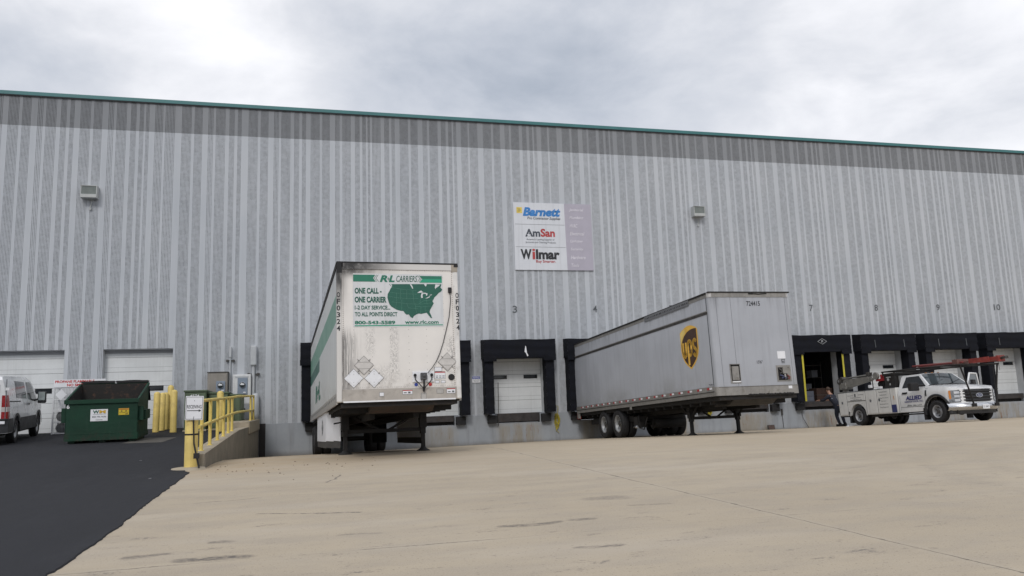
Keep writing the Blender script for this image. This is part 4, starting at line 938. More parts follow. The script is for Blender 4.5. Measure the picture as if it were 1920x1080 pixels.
mr_ = [(rx, 16.62, .80), (rx, 22.7, 1.00), (rx, 24.3, 1.03), (rx, 30.2, 1.06), (rx-.12, 30.45, 1.06)]
for nm, pts in (('top_rail', tr_), ('middle_rail', mr_)): MB().tube([rl(p) for p in pts], .036, 10).build(nm, M['yellow'], t)
def zat(pts, y):
    for a, b_ in zip(pts[:-1], pts[1:]):
        if a[1] <= y <= b_[1]: return a[2]+(b_[2]-a[2])*(y-a[1])/(b_[1]-a[1])
    return pts[-1][2]
for y in (17.0, 18.3, 19.6, 20.8, 21.9, 22.8, 28.9, 30.2):
    z0 = rtop(y) if y < 25 else .70
    b = MB(); b.cyl(rl((rx, y, z0)), rl((rx, y, zat(tr_, y))), .036, n=10); b.lathe([(.06, 0), (.06, .012), (.03, .014)], rl((rx, y, z0)), 'z', 12); b.build('post', M['yellow'], t)
def bollard(x, y, h, lb, r=.108, z=None, grp='yellow bollards beside the roller doors', tilt=0.):
    b = MB(); b.lathe([(0, h), (r*.45, h-.008), (r*.8, h-.035), (r, h-.08), (r, .02), (r*1.02, 0), (0, 0)], (0, 0, 0), 'z', 20)
    o = b.build('bollard', M['oldyellow'], loc=(x, y, (asp(x, y)+AO-.005) if z is None else z)); o.rotation_euler = (0, tilt, 0); return tag(o, lb, 'bollard', grp)
bollard(-5.46, 29.05, 1.40, 'yellow bollard nearest the green dumpster', tilt=.012)
bollard(-5.42, 29.9, 1.36, 'short yellow bollard second from the dumpster')
bollard(-5.42, 30.55, 1.36, 'short yellow bollard partly hidden in the middle of the row by the roller door', tilt=-.01)
bollard(-5.30, 30.75, 1.62, 'tallest yellow bollard by the roller door, behind the last one in the row')
bollard(-4.80, 28.5, 1.46, 'yellow bollard at the right end of the row by the roller door')
bollard(-3.23, 27.9, 1.38, 'lone yellow bollard in front of the green electrical cabinets')
bollard(-2.38, 16.12, 1.12, 'yellow bollard carrying the receiving sign at the foot of the ramp', r=.122, z=-.01)
b = MB(); b.lathe([(0, .055), (.2, .055), (.30, .04), (.33, .0)], (-2.42, 16.1, 0), 'z', 18); tag(b.build('concrete_collar', M['cap']), 'pale concrete collar around the foot of the yellow bollard with the sign', 'footing')
b = MB(); b.cyl((-2.33, 15.97, 1.0), (-2.31, 15.97, .5), .016, n=6); b.cyl((-2.31, 15.97, .5), (-2.20, 15.9, .04), .018, n=6); b.box(-2.30, -2.20, 15.87, 15.94, .22, .32); b.lathe([(.126, .66), (.128, .675), (.126, .69)], (-2.38, 16.12, 0), 'z', 16)
tag(b.build('sign_stake', M['black']), 'thin black bent stake strapped to the yellow bollard under the sign', 'stake')
t = thing('receiving_sign', 'white sign reading receiving with an arrow, on the front yellow bollard', 'sign', (-2.325, 15.96, .95), (0, R(1.5), R(-4)))
b = MB(); b.box(-.165, .165, -.004, .004, 0, .46); b.build('panel', M['white'], t, .012)
b = MB()
for x0, x1, z0, z1 in ((-.152, .152, .438, .445), (-.152, .152, .015, .022), (-.152, -.145, .015, .445), (.145, .152, .015, .445)): b.rect((x0, -.006, z0), x1-x0, z1-z0)
b.text('RECEIVING', (-.135, -.006, .222), .27, .066, bold=.012); b.rect((-.13, -.006, .173), .22, .014); b.poly([(.085, -.006, .155), (.135, -.006, .18), (.085, -.006, .205)])
for z_ in (.06, .37): b.cyl((0, -.004, z_), (0, -.008, z_), .007, n=6)
b.build('lettering', M['ink'], t)

# ------------------------------------------------------------ electrical cabinets, meters, conduits
GC = pm('cabinet_green', (.088, .125, .072), .55, var=.18, scale=2, streak=.3, dirt=(.03, .04, .03)); TC = pm('weathered_steel', (.27, .25, .225), .5, .2, var=.15, scale=2, streak=.3, dirt=(.12, .10, .08)); GW2 = pm('cabinet_grey_white', (.60, .61, .62), .5, var=.08, streak=.3); BG = pm('meter_panel_blue_grey', (.20, .245, .31), .5, var=.12); GP = pm('grey_conduit', (.44, .46, .48), .5, var=.1)
def gcab(x0, x1, y0, y1, h, lb, num=False):
    z0 = asp(0, y0)+AO; t = thing('green_cabinet', lb, 'electrical cabinet', ((x0+x1)/2, y0, z0), group='green electrical cabinets'); w = (x1-x0)/2; d = y1-y0
    b = MB(); b.box(-w, w, 0, d, .06, h-.05); b.box(-w-.03, w+.03, -.03, d+.03, 0, .06, 1); b.build('housing', [GC, M['cap']], t, .012)
    b = MB(); b.prism([(-.04, h-.06), (d+.03, h-.09), (d+.03, h-.04), (-.04, h)], 'x', -w-.03, w+.03); b.build('lid', GC, t, .01)
    b = MB(); b.box(-w+.03, -.006, -.018, 0, .12, h-.12); b.box(.006, w-.03, -.018, 0, .12, h-.12); b.pieces('cabinet_door', GC, t, .006)
    b = MB(); b.box(-.02, .02, -.04, -.018, h*.5, h*.6); b.build('latch', M['steel'], t)
    if num: b = MB(); b.text('4574', (-.17, -.021, h-.24), .30, .09, bold=.01); b.build('stencilled_number', M['white'], t)
gcab(-4.46, -3.76, 28.45, 30.2, 1.42, 'tallest green electrical cabinet with a stencilled number, behind the receiving sign', True)
gcab(-3.72, -3.08, 28.75, 30.3, 1.33, 'middle green electrical cabinet behind the lone yellow bollard')
gcab(-3.05, -2.66, 28.95, 30.3, 1.24, 'small green electrical cabinet beside the plinth and railing')
def meter(t, x, y, z, w=.32, h=.42):
    b = MB(); b.box(x-w/2, x+w/2, y-.05, y, z-h/2, z+h/2); p = b.build('meter_panel', BG, t, .01)
    b = MB(); b.lathe([(.115, -.05), (.115, -.075), (.10, -.09)], (x, y, z+.05), 'y', 20, 1); b.lathe([(.098, -.09), (.094, -.13), (.07, -.15), (0, -.155)], (x, y, z+.05), 'y', 20, 0); b.box(x-.07, x+.07, y-.158, y-.154, z+.04, z+.09, 2)
    b.build('meter', [M['glassl'], M['chrome'], M['white']], p); b = MB(); b.box(x+.03, x+.12, y-.054, y-.05, z-h/2+.05, z-h/2+.09); b.build('label_plate', M['white'], p)
t = thing('meter_cabinet', 'weathered brown grey wall cabinet with a round electric meter', 'meter cabinet', (-3.70, WY, 1.2))
b = MB(); b.box(-.36, .36, -.32, 0, -.7, 1.32); b.build('housing', TC, t, .015); b = MB(); b.box(-.38, .38, -.35, .0, 1.32, 1.35); b.build('rain_lid', M['steel'], t); b = MB(); b.box(-.33, .33, -.335, -.32, -.6, 1.27); b.build('door', TC, t, .008); meter(t, .12, -.335, .78)
t = thing('meter_cabinet', 'tall white and grey wall cabinet with a meter beside the conduit', 'meter cabinet', (-2.82, WY, .7))
b = MB(); b.box(-.33, .33, -.30, 0, 0, 1.73); b.build('housing', GW2, t, .02, 3); b = MB(); b.box(-.30, .30, -.315, -.30, .62, 1.69); b.box(-.30, .30, -.315, -.30, .02, .60, 1); b.box(.10, .13, -.35, -.315, .28, .44, 2); b.box(-.26, -.22, -.34, -.315, .72, .95, 2); b.build('door', [GW2, pm('lower_door_grey', (.28, .29, .31), .5), M['black']], t, .008)
meter(t, .03, -.315, 1.28, .36, .62)
b = MB(); b.box(-.24, .24, -.33, -.315, 1.60, 1.67); b.build('vent_cover', GP, t, .01)
t = thing('conduit', 'slim grey conduit with a narrow fitting above the meter cabinets', 'conduit', (-3.28, WY, 0))
b = MB(); b.cyl((0, -.09, .9), (0, -.09, 3.1), .028, n=8); b.build('pipe', GP, t); b = MB(); b.box(-.045, .045, -.15, -.03, 3.1, 3.52); b.build('fitting', GP, t, .02); b = MB(); b.box(-.13, .13, -.06, 0, 2.96, 3.0); b.box(-.15, -.09, -.09, 0, 2.94, 3.02); b.box(.09, .15, -.09, 0, 2.94, 3.02); b.build('clamp', M['steel'], t)
t = thing('conduit', 'thick grey conduit with a rounded cover to the right of the white cabinet', 'conduit', (-2.42, WY, 0))
b = MB(); b.cyl((0, -.10, .7), (0, -.10, 2.8), .062, n=12); b.tube([(0, -.10, .7), (.05, -.10, .6), (.06, -.1, .3)], .062, 12); b.build('pipe', GP, t)
b = MB(); b.box(-.12, .12, -.24, 0, 2.76, 3.55); b.build('cover', GP, t, .06, 4); b = MB(); b.box(-.2, .2, -.07, 0, 2.42, 2.46); b.box(-.22, -.14, -.12, 0, 2.40, 2.48); b.box(.14, .22, -.12, 0, 2.40, 2.48); b.build('clamp', M['steel'], t)
t = thing('conduit_elbow', 'wide curved grey duct at the foot of the thick conduit', 'conduit', (-2.33, WY-.18, .7)); b = MB(); b.lathe([(.0, 1.0), (.10, .98), (.14, .9), (.15, .2), (.13, 0), (0, 0)], (0, 0, 0), 'z', 16); b.build('duct', GP, t)

# ------------------------------------------------------------ signs and lamps on the wall
t = thing('wall_sign', 'big white and mauve sign listing three suppliers high on the ribbed wall', 'sign', (8.28, WY-.06, 6.66))
MV = pm('sign_mauve', (.39, .37, .435), .55, var=.05); SWt = pm('sign_white', (.60, .62, .66), .5, var=.05, scale=1, streak=.25)
b = MB(); b.box(0, 3.6, 0, .05, 0, 3.01, 0); b.poly([(2.38, -.003, 0.0), (3.6, -.003, 0), (3.6, -.003, 3.01), (2.34, -.003, 3.01)], 1)
for z_ in (1.02, 2.03): b.box(.05, 2.33, -.004, -.001, z_-.006, z_+.006, 2)
b.build('panel', [SWt, MV, M['inkgrey']], t, .02)
BB = pm('sign_sky_blue', (.035, .20, .52), .5); SR = pm('sign_red', (.42, .045, .045), .5); SN = pm('sign_slate', (.055, .065, .085), .5); SYl = pm('sign_yellow', (.72, .55, .10), .5); SWn = pm('sign_lilac_letters', (.66, .64, .70), .5)
b = MB(); Ys = -.008
b.rect((.14, Ys, 2.53), .25, .26, m=3); b.rect((.19, Ys-.002, 2.70), .12, .02, m=0); b.rect((.19, Ys-.002, 2.60), .12, .02, m=0); b.rect((.22, Ys-.002, 2.65), .12, .02, m=0)
b.text('Barnett', (.42, Ys, 2.40), 1.74, .40, m=1, bold=.05, shear=.25); b.text('Pro Contractor Supplies', (.62, Ys, 2.22), 1.52, .155, m=4, bold=.012, shear=.2)
b.text('Am', (.50, Ys, 1.48), .68, .345, m=4, bold=.035); b.text('San', (1.20, Ys, 1.48), .66, .365, m=2, bold=.035)
b.text("America's Leading Supplier of", (.55, Ys, 1.30), 1.28, .10, m=4); b.text('Janitorial and Cleaning Products', (.50, Ys, 1.17), 1.38, .10, m=4)
star = [(.66+.10*(1 if i % 2 == 0 else .42)*math.sin(i*math.pi/5), Ys-.004, 1.55+.10*(1 if i % 2 == 0 else .42)*math.cos(i*math.pi/5)) for i in range(10)]; b.poly(star, 5)
b.text('W', (.26, Ys, .47), .50, .45, m=6, bold=.045); b.text('i', (.79, Ys-.002, .47), .13, .47, m=2, bold=.02); b.text('lmar', (.95, Ys, .47), 1.09, .45, m=6, bold=.045)
b.text('Buy Smarter.', (.95, Ys, .29), .90, .155, m=2, bold=.02)
for i, w_ in enumerate(('Janitorial', 'Plumbing', 'HVAC', 'Electrical', 'Lighting', 'Security', 'Hardware', 'Tools')):
    b.text(w_, (2.56, Ys-.002, 2.64-.357*i), (.68, .67, .37, .68, .58, .60, .68, .36)[i], .16, m=7, bold=.02, shear=.22)
b.build('lettering', [SN, BB, SR, SYl, SN, SWt, M['ink'], SWn], t)
def floodlight(x, z, lb):
    t = thing('wall_light', lb, 'wall light', (x, WY, z), group='floodlight boxes on the wall'); t.scale = (.88, .88, .88)
    LG = pm('fixture_paint', (.42, .435, .43), .5, var=.08)
    b = MB(); b.box(-.32, .32, -.36, -.02, .50, .53); b.box(-.32, -.29, -.36, -.02, .12, .5); b.box(.29, .32, -.36, -.02, .12, .5); b.box(-.32, .32, -.06, -.02, .12, .5); b.box(-.32, .32, -.38, -.02, -.02, .13); b.build('housing', LG, t, .008)
    b = MB(); b.box(-.285, .285, -.34, -.325, .135, .495); b.build('lens', pm('lamp_lens', (.16, .18, .17), .15), t)
    b = MB(); b.box(-.10, .10, -.02, .0, -.05, .3); b.tube([(.03, -.03, -.05), (.05, -.05, -.22), (.0, -.06, -.42), (.03, -.06, -.45)], .022, 8); b.cyl((.02, -.06, -.40), (.02, -.06, -.50), .04, n=8); b.build('conduit_tail', LG, t)
floodlight(-8.45, 9.27, 'boxy floodlight on the left part of the wall above the roller doors'); floodlight(17.15, 9.24, 'boxy floodlight on the wall above the grey trailer')
t = thing('notice_sign', 'small white notice with a blue heading between docks 2 and 3', 'sign', (6.25, WY-.03, 1.86))
b = MB(); b.box(0, .35, 0, .015, 0, .27, 0); b.box(.01, .34, -.003, 0, .155, .26, 1); b.build('panel', [M['white'], M['blue']], t); b = MB(); b.text('NOTICE', (.04, -.006, .175), .27, .065, m=0, bold=.02); b.text('TRUCK DOCK', (.04, -.003, .09), .27, .035, m=1); b.text('KEEP CLEAR', (.08, -.003, .04), .19, .03, m=1); b.build('lettering', [M['white'], M['inkgrey']], t)
b = MB(); b.cyl((7.34, WY-.12, 1.84), (7.29, WY-.15, .05), .016, n=6); tag(b.build('pry_bar', M['steel']), 'thin dark steel bar leaning upright against door 3', 'bar')
def rope(cx_, cz_, lb, k=1.):
    r = random.Random(int(cx_*10)); b = MB(); pts = []
    for i in range(90):
        a = i*.55; rr = (.10+.05*math.sin(i*.9)+r.uniform(-.015, .015)); pts.append((cx_+rr*math.cos(a)*.8, WY-.09-.04*math.sin(a*.7), cz_-.22*k+rr*2.2*math.sin(a)*k-.05*math.sin(i*.21)))
    b.tube([(cx_-.02, WY-.04, cz_+.42*k), (cx_+.08, WY-.08, cz_+.35*k), (cx_+.02, WY-.10, cz_+.1)]+pts+[(cx_+.03, WY-.1, cz_-.5*k), (cx_-.06, WY-.09, cz_-.62*k), (cx_+.07, WY-.09, cz_-.72*k)], .011, 5)
    return tag(b.build('yellow_hose', pm('hose_yellow', (.46, .38, .04), .5, var=.25)), lb, 'hose')
rope(9.87, .38, 'tangled yellow hose hanging beside the right bumper of door 3'); rope(dockx(5)+1.52, .32, 'coiled yellow hose hanging on the dock wall under the grey trailer', .5)
b = MB(); b.tube([(21.75, WY-.12, .1), (21.78, WY-.14, -.2), (21.95, WY-.14, -.5), (22.05, WY-.14, -.66)], .012, 5); tag(b.build('hanging_cable', M['black']), 'thin black cable hanging from the left bumper of open door 7', 'cable')
t = thing('wheel_chock_chain', 'dark chain hook hanging on the dock wall left of door 7', 'chain', (20.75, WY-.06, .25)); b = MB(); b.cyl((0, 0, 0), (0, 0, -.28), .045, n=8); b.cyl((0, 0, -.28), (.03, 0, -.85), .012, n=6); b.build('chain_body', M['steel'], t)
b = MB(); b.box(-.17, .17, -.02, .02, 0, .22); b.box(-.15, .15, -.026, -.02, .02, .2, 1); o = tag(b.build('loose_plate', [M['steel'], pm('rusted_plate', (.09, .055, .045), .7, var=.4)], loc=(20.1, WY-.14, -.66)), 'small rusty plate leaning at the foot of the dock wall under the grey trailer nose', 'metal plate'); o.rotation_euler = (R(-14), 0, 0)

# ------------------------------------------------------------ green dumpster
t = thing('dumpster', 'dark green open waste dumpster with a white company label', 'dumpster', (-6.088, 24.665, asp(0, 25)+AO), (.03, 0, R(1.4)))
def m_bin():
    q = NT('dumpster_green'); a = q.noise(1.6, 6, .6); c = q.mix(q.mr(a, .3, .7), (.0045, .029, .016), (.007, .042, .023)); st = q.noise(1., 6, .7, stretch=(7, 7, 1.2))
    c = q.mix(q.mr(st, .55, .75, 0, .35), c, (.03, .06, .042)); z_ = q.xyz()[2]; c = q.mix(q.mth('MULTIPLY', q.mr(z_, .05, .5, .8, 0), q.mr(q.noise(6, 6, .7), .42, .65)), c, (.028, .027, .02)); c = q.mix(q.mr(q.noise(11, 5, .75), .66, .74, 0, .6), c, (.12, .065, .035))
    q.bump(q.noise(2.5, 3, .5), .5, .03); q.b.inputs['Specular IOR Level'].default_value = .3; return q.fin(c, q.mr(a, .3, .7, .5, .7))
BG_ = m_bin(); INN = pm('dumpster_inside', (.018, .016, .015), .85, var=.4, scale=3, dirt=(.09, .045, .028), dirtamt=.75)
w, d, hf, hb, z0 = .955, 1.58, 1.23, 1.70, .09; th = .02
b = MB(); side_ = [(0, z0), (d, z0), (d, hb), (0, hf)]
b.box(-w, w, 0, th, z0, hf, 0); b.box(-w+th, w-th, th, th*1.5, z0+.02, hf, 1); b.box(-w, w, d-th, d, z0, hb, 0); b.box(-w+th, w-th, d-th*1.6, d-th, z0+.02, hb-.01, 1); b.box(-w, w, 0, d, z0, z0+.03, 1)
for s in (-1, 1): b.prism(side_, 'x', *sorted((s*w, s*(w-th))), 0); b.prism([(th, z0), (d-th, z0), (d-th, hb-.01), (th, hf-.01)], 'x', *sorted((s*(w-th), s*(w-th*1.5))), 1)
b.build('bin_body', [BG_, INN], t)
b = MB(); b.box(-w-.03, w+.03, -.05, .05, hf-.10, hf+.015); b.box(-w-.02, w+.02, d-.02, d+.04, hb-.06, hb+.01); b.box(-w-.01, w+.01, -.015, 0, z0-.02, z0+.17); b.box(-w+.04, w-.04, -.02, -.015, z0+.17, z0+.185)
for s in (-1, 1): b.prism([(0, hf-.06), (d, hb-.06), (d, hb+.012), (0, hf+.012)], 'x', *sorted((s*(w-.025), s*(w+.03)))); b.box(*sorted((s*w, s*(w+.02))), 0, d, z0, z0+.12)
for x in (-.8, 0, .8): b.box(x-.09, x+.09, .1, d-.1, 0, z0-.002)
b.build('rim_and_skids', BG_, t, .006)
for s in (-1, 1):
    b = MB(); b.box(*sorted((s*w, s*(w+.16))), .25, 1.0, .62, .66); b.box(*sorted((s*w, s*(w+.16))), .25, 1.0, .86, .90); b.box(*sorted((s*(w+.13), s*(w+.165))), .25, 1.0, .62, .90, 0); b.prism([(.1, .60), (.25, .60), (.25, .95), (.1, 1.02)], 'x', *sorted((s*w, s*(w+.13)))); b.build('fork_pocket', [BG_], t, .006)
b = MB()
for x0, x1 in ((-w+.02, -.03), (.03, w-.02)):
    b.grid(lambda u, v: (x0+(x1-x0)*u, d+.03+.50*v, hb+.05+.03*math.sin(u*3.14)-.62*v+.05*math.sin(v*3)), 8, 6); b.box(x0, x1, d-.04, d+.07, hb+.02, hb+.085)
    b.grid(lambda u, v: (x0+(x1-x0)*u, d+.05+.50*v, hb+.07+.03*math.sin(u*3.14)-.62*v+.05*math.sin(v*3)), 8, 6)
b.cyl((-w-.02, d+.01, hb+.05), (w+.02, d+.01, hb+.05), .016, n=6)
b.build('folded_lid', M['black'], t)
b = MB(); b.box(-.30, .155, -.006, -.001, .62, .96, 0)
b.text('W', (-.24, -.009, .84), .17, .09, m=1, bold=.05); b.text('M', (-.07, -.009, .84), .17, .09, m=2, bold=.05); b.rect((-.235, -.009, .815), .34, .008, m=3)
b.text('800 796 9696', (-.255, -.009, .72), .37, .045, m=3, bold=.01); b.rect((-.16, -.009, .65), .18, .012, m=3)
b.build('company_label', [M['white'], pm('label_green', (.02, .10, .06), .5), pm('label_gold', (.60, .36, .03), .5), M['inkgrey']], t)
b = MB(); b.box(.44, .715, -.006, -.001, .775, .965, 0); b.rect((.445, -.008, .925), .265, .03, m=1); b.text('CAUTION', (.47, -.010, .928), .2, .02, m=2); b.text('NO PARKING', (.46, -.008, .83), .235, .028, m=2)
for x in (.50, .62): b.rect((x, -.008, .87), .04, .03, m=2)
b.rect((.62, -.008, .79), .07, .02, m=2)
b.build('warning_label', [pm('label_yellow', (.62, .46, .03), .5), pm('label_orange', (.55, .13, .03), .5), M['ink']], t)
b = MB(); b.text('6', (-.925, -.004, 1.0), .075, .12, bold=.03); b.build('painted_number', M['white'], t)

# ------------------------------------------------------------ propane cage
t = thing('propane_cage', 'white wire cage of propane cylinders behind the dumpster with a red warning board', 'propane cage', (-9.05, 30.25, asp(0, 30.2)+AO))
CW = pm('cage_white', (.60, .61, .63), .5, var=.08); MS = pm('cage_mesh', (.25, .26, .27), .6, var=.2)
W_, D_, H_ = 1.75, .6, 1.62
for x in (0, W_/3, 2*W_/3, W_): MB().box(x-.02, x+.02, -.02, .02, 0, H_).box(x-.02, x+.02, D_-.02, D_+.02, 0, H_).build('upright', CW, t)
b = MB()
for z_ in (.03, .42, .80, .84, 1.22, H_): b.box(0, W_, -.022, .022, z_-.018, z_+.018); b.box(0, W_, D_-.02, D_+.02, z_-.018, z_+.018); b.box(-.02, .02, 0, D_, z_-.015, z_+.015); b.box(W_-.02, W_+.02, 0, D_, z_-.015, z_+.015)
b.build('cross_bars', CW, t)
b = MB()
for i in range(36): x = W_*i/36; b.box(x, x+.006, -.006, 0, .03, H_)
for i in range(33): z_ = .03+1.58*i/33; b.box(0, W_, -.008, -.002, z_, z_+.006)
b.build('mesh_panel', MS, t)
b = MB(); b.box(0, W_, .02, .58, .82, .84); b.box(0, W_, .56, .58, 0, H_); b.build('back_and_shelf', CW, t)
for i in range(4):
    for zc_ in (.22, .62):
        b = MB(); b.lathe([(0, -.24), (.13, -.24), (.17, -.2), (.17, .2), (.13, .24), (0, .24)], (0, 0, 0), 'y', 18); o = tag(b.build('propane_cylinder', pm('cylinder_grey', (.085, .09, .095), .55), loc=(-9.05+.25+i*.42, 30.55, asp(0, 30.2)+AO+zc_)), 'grey propane cylinder lying in the %s row of the cage, %s' % ('bottom' if zc_ < .5 else 'second', ('leftmost', 'second from the left', 'third from the left', 'rightmost')[i]), 'propane cylinder', 'propane cylinders lying in the cage')
b = MB(); b.box(-.0, W_*.95, -.05, -.035, H_+.02, H_+.29, 0)
b.text('PROPANE FLAMMABLE', (.04, -.053, H_+.17), W_*.72, .095, m=1, bold=.035); b.text('NO SMOKING', (.42, -.053, H_+.045), .85, .095, m=1, bold=.04)
b.build('warning_board', [M['white'], M['red']], t)
b = MB(); b.poly([(.06, -.03, 1.38), (.24, -.03, 1.18), (.42, -.03, 1.38), (.24, -.03, 1.58)]); b.build('hazard_diamond', M['white'], t)
b = MB(); b.box(.36, .62, .1, .3, .86, 1.2); tag(b.build('paper_carton', CW, loc=(-9.05, 30.25, asp(0, 30.2)+AO)), 'pale carton standing on the shelf of the propane cage', 'carton')

# ------------------------------------------------------------ vehicles
CARW = pm('white_car_paint', (.70, .71, .72), .28, var=.06, scale=1., coat=.5, dirt=(.30, .28, .26), dirtamt=.12)
BEDW = pm('white_utility_paint', (.64, .64, .625), .42, var=.08, scale=1.5, streak=.22, dirt=(.25, .23, .2), dirtamt=.15)
PLB = pm('black_plastic', (.022, .023, .026), .55, var=.2)
def shell(b, xs, zb, zt, w, nv, crown=.03, nc=6, m=0, caps=True):
    """closed car body: sides follow w(x,z) from zb(x) up to zt(x), a crowned top joins them"""
    n = len(xs)-1
    for s in (-1, 1):
        b.grid(lambda u, v: (lambda x: (x, s*w(x, zb(x)+(zt(x)-zb(x))*v), zb(x)+(zt(x)-zb(x))*v))(xs[round(u*n)]), n, nv, m)
    b.grid(lambda u, v: (lambda x: (x, (2*v-1)*w(x, zt(x)), zt(x)+crown*(1-(2*v-1)**2)))(xs[round(u*n)]), n, nc, m)
    if caps:
        for x in (xs[0], xs[-1]):
            for j in range(nv):
                z0 = zb(x)+(zt(x)-zb(x))*j/nv; z1 = zb(x)+(zt(x)-zb(x))*(j+1)/nv
                b.poly([(x, -w(x, z0), z0), (x, w(x, z0), z0), (x, w(x, z1), z1), (x, -w(x, z1), z1)], m)
            b.poly([(x, (2*k/nc-1)*w(x, zt(x)), zt(x)+crown*(1-(2*k/nc-1)**2)) for k in range(nc+1)], m)
def patch(b, q, w, s, off=.006, m=0, n=8):
    """side panel given by four (x,z) corners, laid on the body side"""
    def f(u, v):
        x = (q[0][0]*(1-u)+q[1][0]*u)*(1-v)+(q[3][0]*(1-u)+q[2][0]*u)*v; z = (q[0][1]*(1-u)+q[1][1]*u)*(1-v)+(q[3][1]*(1-u)+q[2][1]*u)*v
        return (x, s*(w(x, z)+off), z)
    b.grid(f, n, n, m)
def arch(x, c, zc, r, base):
    d = abs(x-c); return max(base, zc+math.sqrt(r*r-d*d)) if d < r else base
def frange(a, b_, n): return [a+(b_-a)*i/n for i in range(n+1)]
def lerp_pts(pts, x):
    for (xa, za), (xb, zb) in zip(pts[:-1], pts[1:]):
        if xa <= x <= xb: return za+(zb-za)*(x-xa)/(xb-xa)
    return pts[0][1] if x < pts[0][0] else pts[-1][1]
def carwheel(t, x, y, r, wd, s, rm): return wheel(t, x, y, r, r, wd, s, rm, axis='y')

# ---- white service truck (x forward, y to its left)
t = thing('service_truck', 'white door service truck with utility body, crane and ladder rack facing the camera', 'truck', (22.815, 23.142, gnd(22.8, 23.14)+.0), (0, -math.atan(.0515), R(-91.42)))
def tw(x, z):
    k = 1.0
    if z > 1.12: k -= (z-1.12)*.30
    if x > .45: k -= ((x-.45)/.39)**2*.36
    return k*.985
hood = [(-1.95, 1.33), (-.40, 1.34), (.1, 1.31), (.55, 1.24), (.78, 1.17), (.84, 1.12)]
xs = frange(-1.93, -.60, 6)[:-1]+frange(-.60, .60, 22)+[.68, .75, .80, .84]
b = MB(); shell(b, xs, lambda x: arch(x, 0, .40, .54, .44 if x < .5 else .60), lambda x: lerp_pts(hood, x), tw, 8, crown=.045, nc=10)
body = b.build('cab_body', CARW, t)
def gw(x, z): return .905-(z-1.33)*.34
roofl = [(-1.93, 1.50), (-1.90, 1.78), (-1.82, 1.835), (-.98, 1.835), (-.90, 1.80), (-.36, 1.35)]
xs = [-1.93, -1.90, -1.86, -1.82]+frange(-1.6, -1.0, 5)+[-.96, -.90]+frange(-.84, -.36, 8)
b = MB(); shell(b, xs, lambda x: 1.32, lambda x: lerp_pts(roofl, x), gw, 6, crown=.035, nc=8)
b.build('cab_roof', CARW, t)
b = MB()
for s in (-1, 1):
    patch(b, [(-1.76, 1.355), (-.52, 1.355), (-.95, 1.765), (-1.62, 1.765)], gw, s, .008)
b.pieces('side_window', M['glass'], t)
b = MB()
def wsf(u, v, o=.010):
    x = -.385+(-.93+.385)*v; z = lerp_pts(roofl, x)+o; y = (2*u-1)*(gw(x, z)-.055); return (x+.006, y, z+.030*(1-(2*u-1)**2))
b.grid(lambda u, v: wsf(u, v*.97+.015), 10, 8, 0); b.grid(lambda u, v: wsf(u*1.08-.04, v*.06-.045, .007), 10, 2, 1)
b.build('windscreen', [M['glassl'], M['black']], t)
b = MB(); b.tube([(-.36, -.75, 1.37), (-.60, -.05, 1.59)], .010, 5); b.tube([(-.36, .0, 1.40), (-.60, .7, 1.58)], .010, 5); b.tube([(-.40, -.35, 1.40), (-.85, .05, 1.82)], .008, 5); b.pieces('wiper', M['black'], t)
b = MB(); b.poly([(-.75, -.5, 1.70), (-.8, .3, 1.74), (-.7, .25, 1.66)]) if False else b.box(-.80, -.5, .05, .5, 1.36, 1.40); b.build('dashboard_papers', M['white'], t)
# passenger door seams, handle, mirror, badge
b = MB()
for s in (-1,):
    for q in ([(-.555, .50), (-.545, .50), (-.545, 1.34), (-.555, 1.34)], [(-1.86, .50), (-1.85, .50), (-1.85, 1.34), (-1.86, 1.34)], [(-1.85, .62), (-.55, .62), (-.55, .635), (-1.85, .635)]): patch(b, q, tw, s, .004, 0, 3)
b.build('door_seams', M['inkgrey'], t)
b = MB(); patch(b, [(-1.70, 1.12), (-1.42, 1.12), (-1.42, 1.19), (-1.70, 1.19)], tw, -1, .02, 0, 2); patch(b, [(-.52, .98), (-.45, .98), (-.45, 1.20), (-.52, 1.20)], tw, -1, .012, 1, 3); b.pieces('door_handle', [M['black'], PLB], t)
b = MB(); b.tube([(-.62, -.92, 1.40), (-.70, -1.12, 1.40)], .03, 6); b.build('mirror_arm', M['black'], t)
b = MB(); b.box(-.86, -.66, -1.42, -1.06, 1.20, 1.50); mm = b.build('mirror', M['black'], t, .035, 3)
b = MB()
def side_text(s_, x0, z0, w_, h_, m, bold=0., shear=0., fn=tw, off=.012, k=0): b.text(s_, (x0, -fn(x0+w_/2, z0+h_/2)-off, z0), w_, h_, r=(1, 0, 0), m=m, bold=bold, shear=shear)
side_text('ALLIED', -1.54, .885, .84, .155, 0, .04, .2); side_text('GARAGE DOOR, INC.', -1.62, .785, .98, .070, 0, .02); side_text('(800) 580-1677', -1.50, .635, .76, .072, 1, .012); side_text('XLT', -.50, 1.235, .12, .04, 2)
b.build('door_lettering', [pm('lettering_navy', (.03, .035, .20), .5), M['inkgrey'], M['inkgrey']], t)
# wheel arch flares
for s in (-1, 1):
    b = MB()
    def fl(u, v):
        a = R(-12+204*u); r_ = .54+.10*v; x = r_*math.cos(a); z = .42+r_*math.sin(a)*(.98 if v < .5 else .96); y = tw(min(x, .84), min(z, 1.2)); return (x, s*(max(y, .90)+.035+.02*math.sin(v*3.14)), z)
    b.grid(fl, 28, 4); b.grid(lambda u, v: (fl(u, 0)[0], s*(.86+(abs(fl(u, 0)[1])-.86)*v), fl(u, 0)[2]), 28, 2); b.build('wheel_arch', PLB, t)
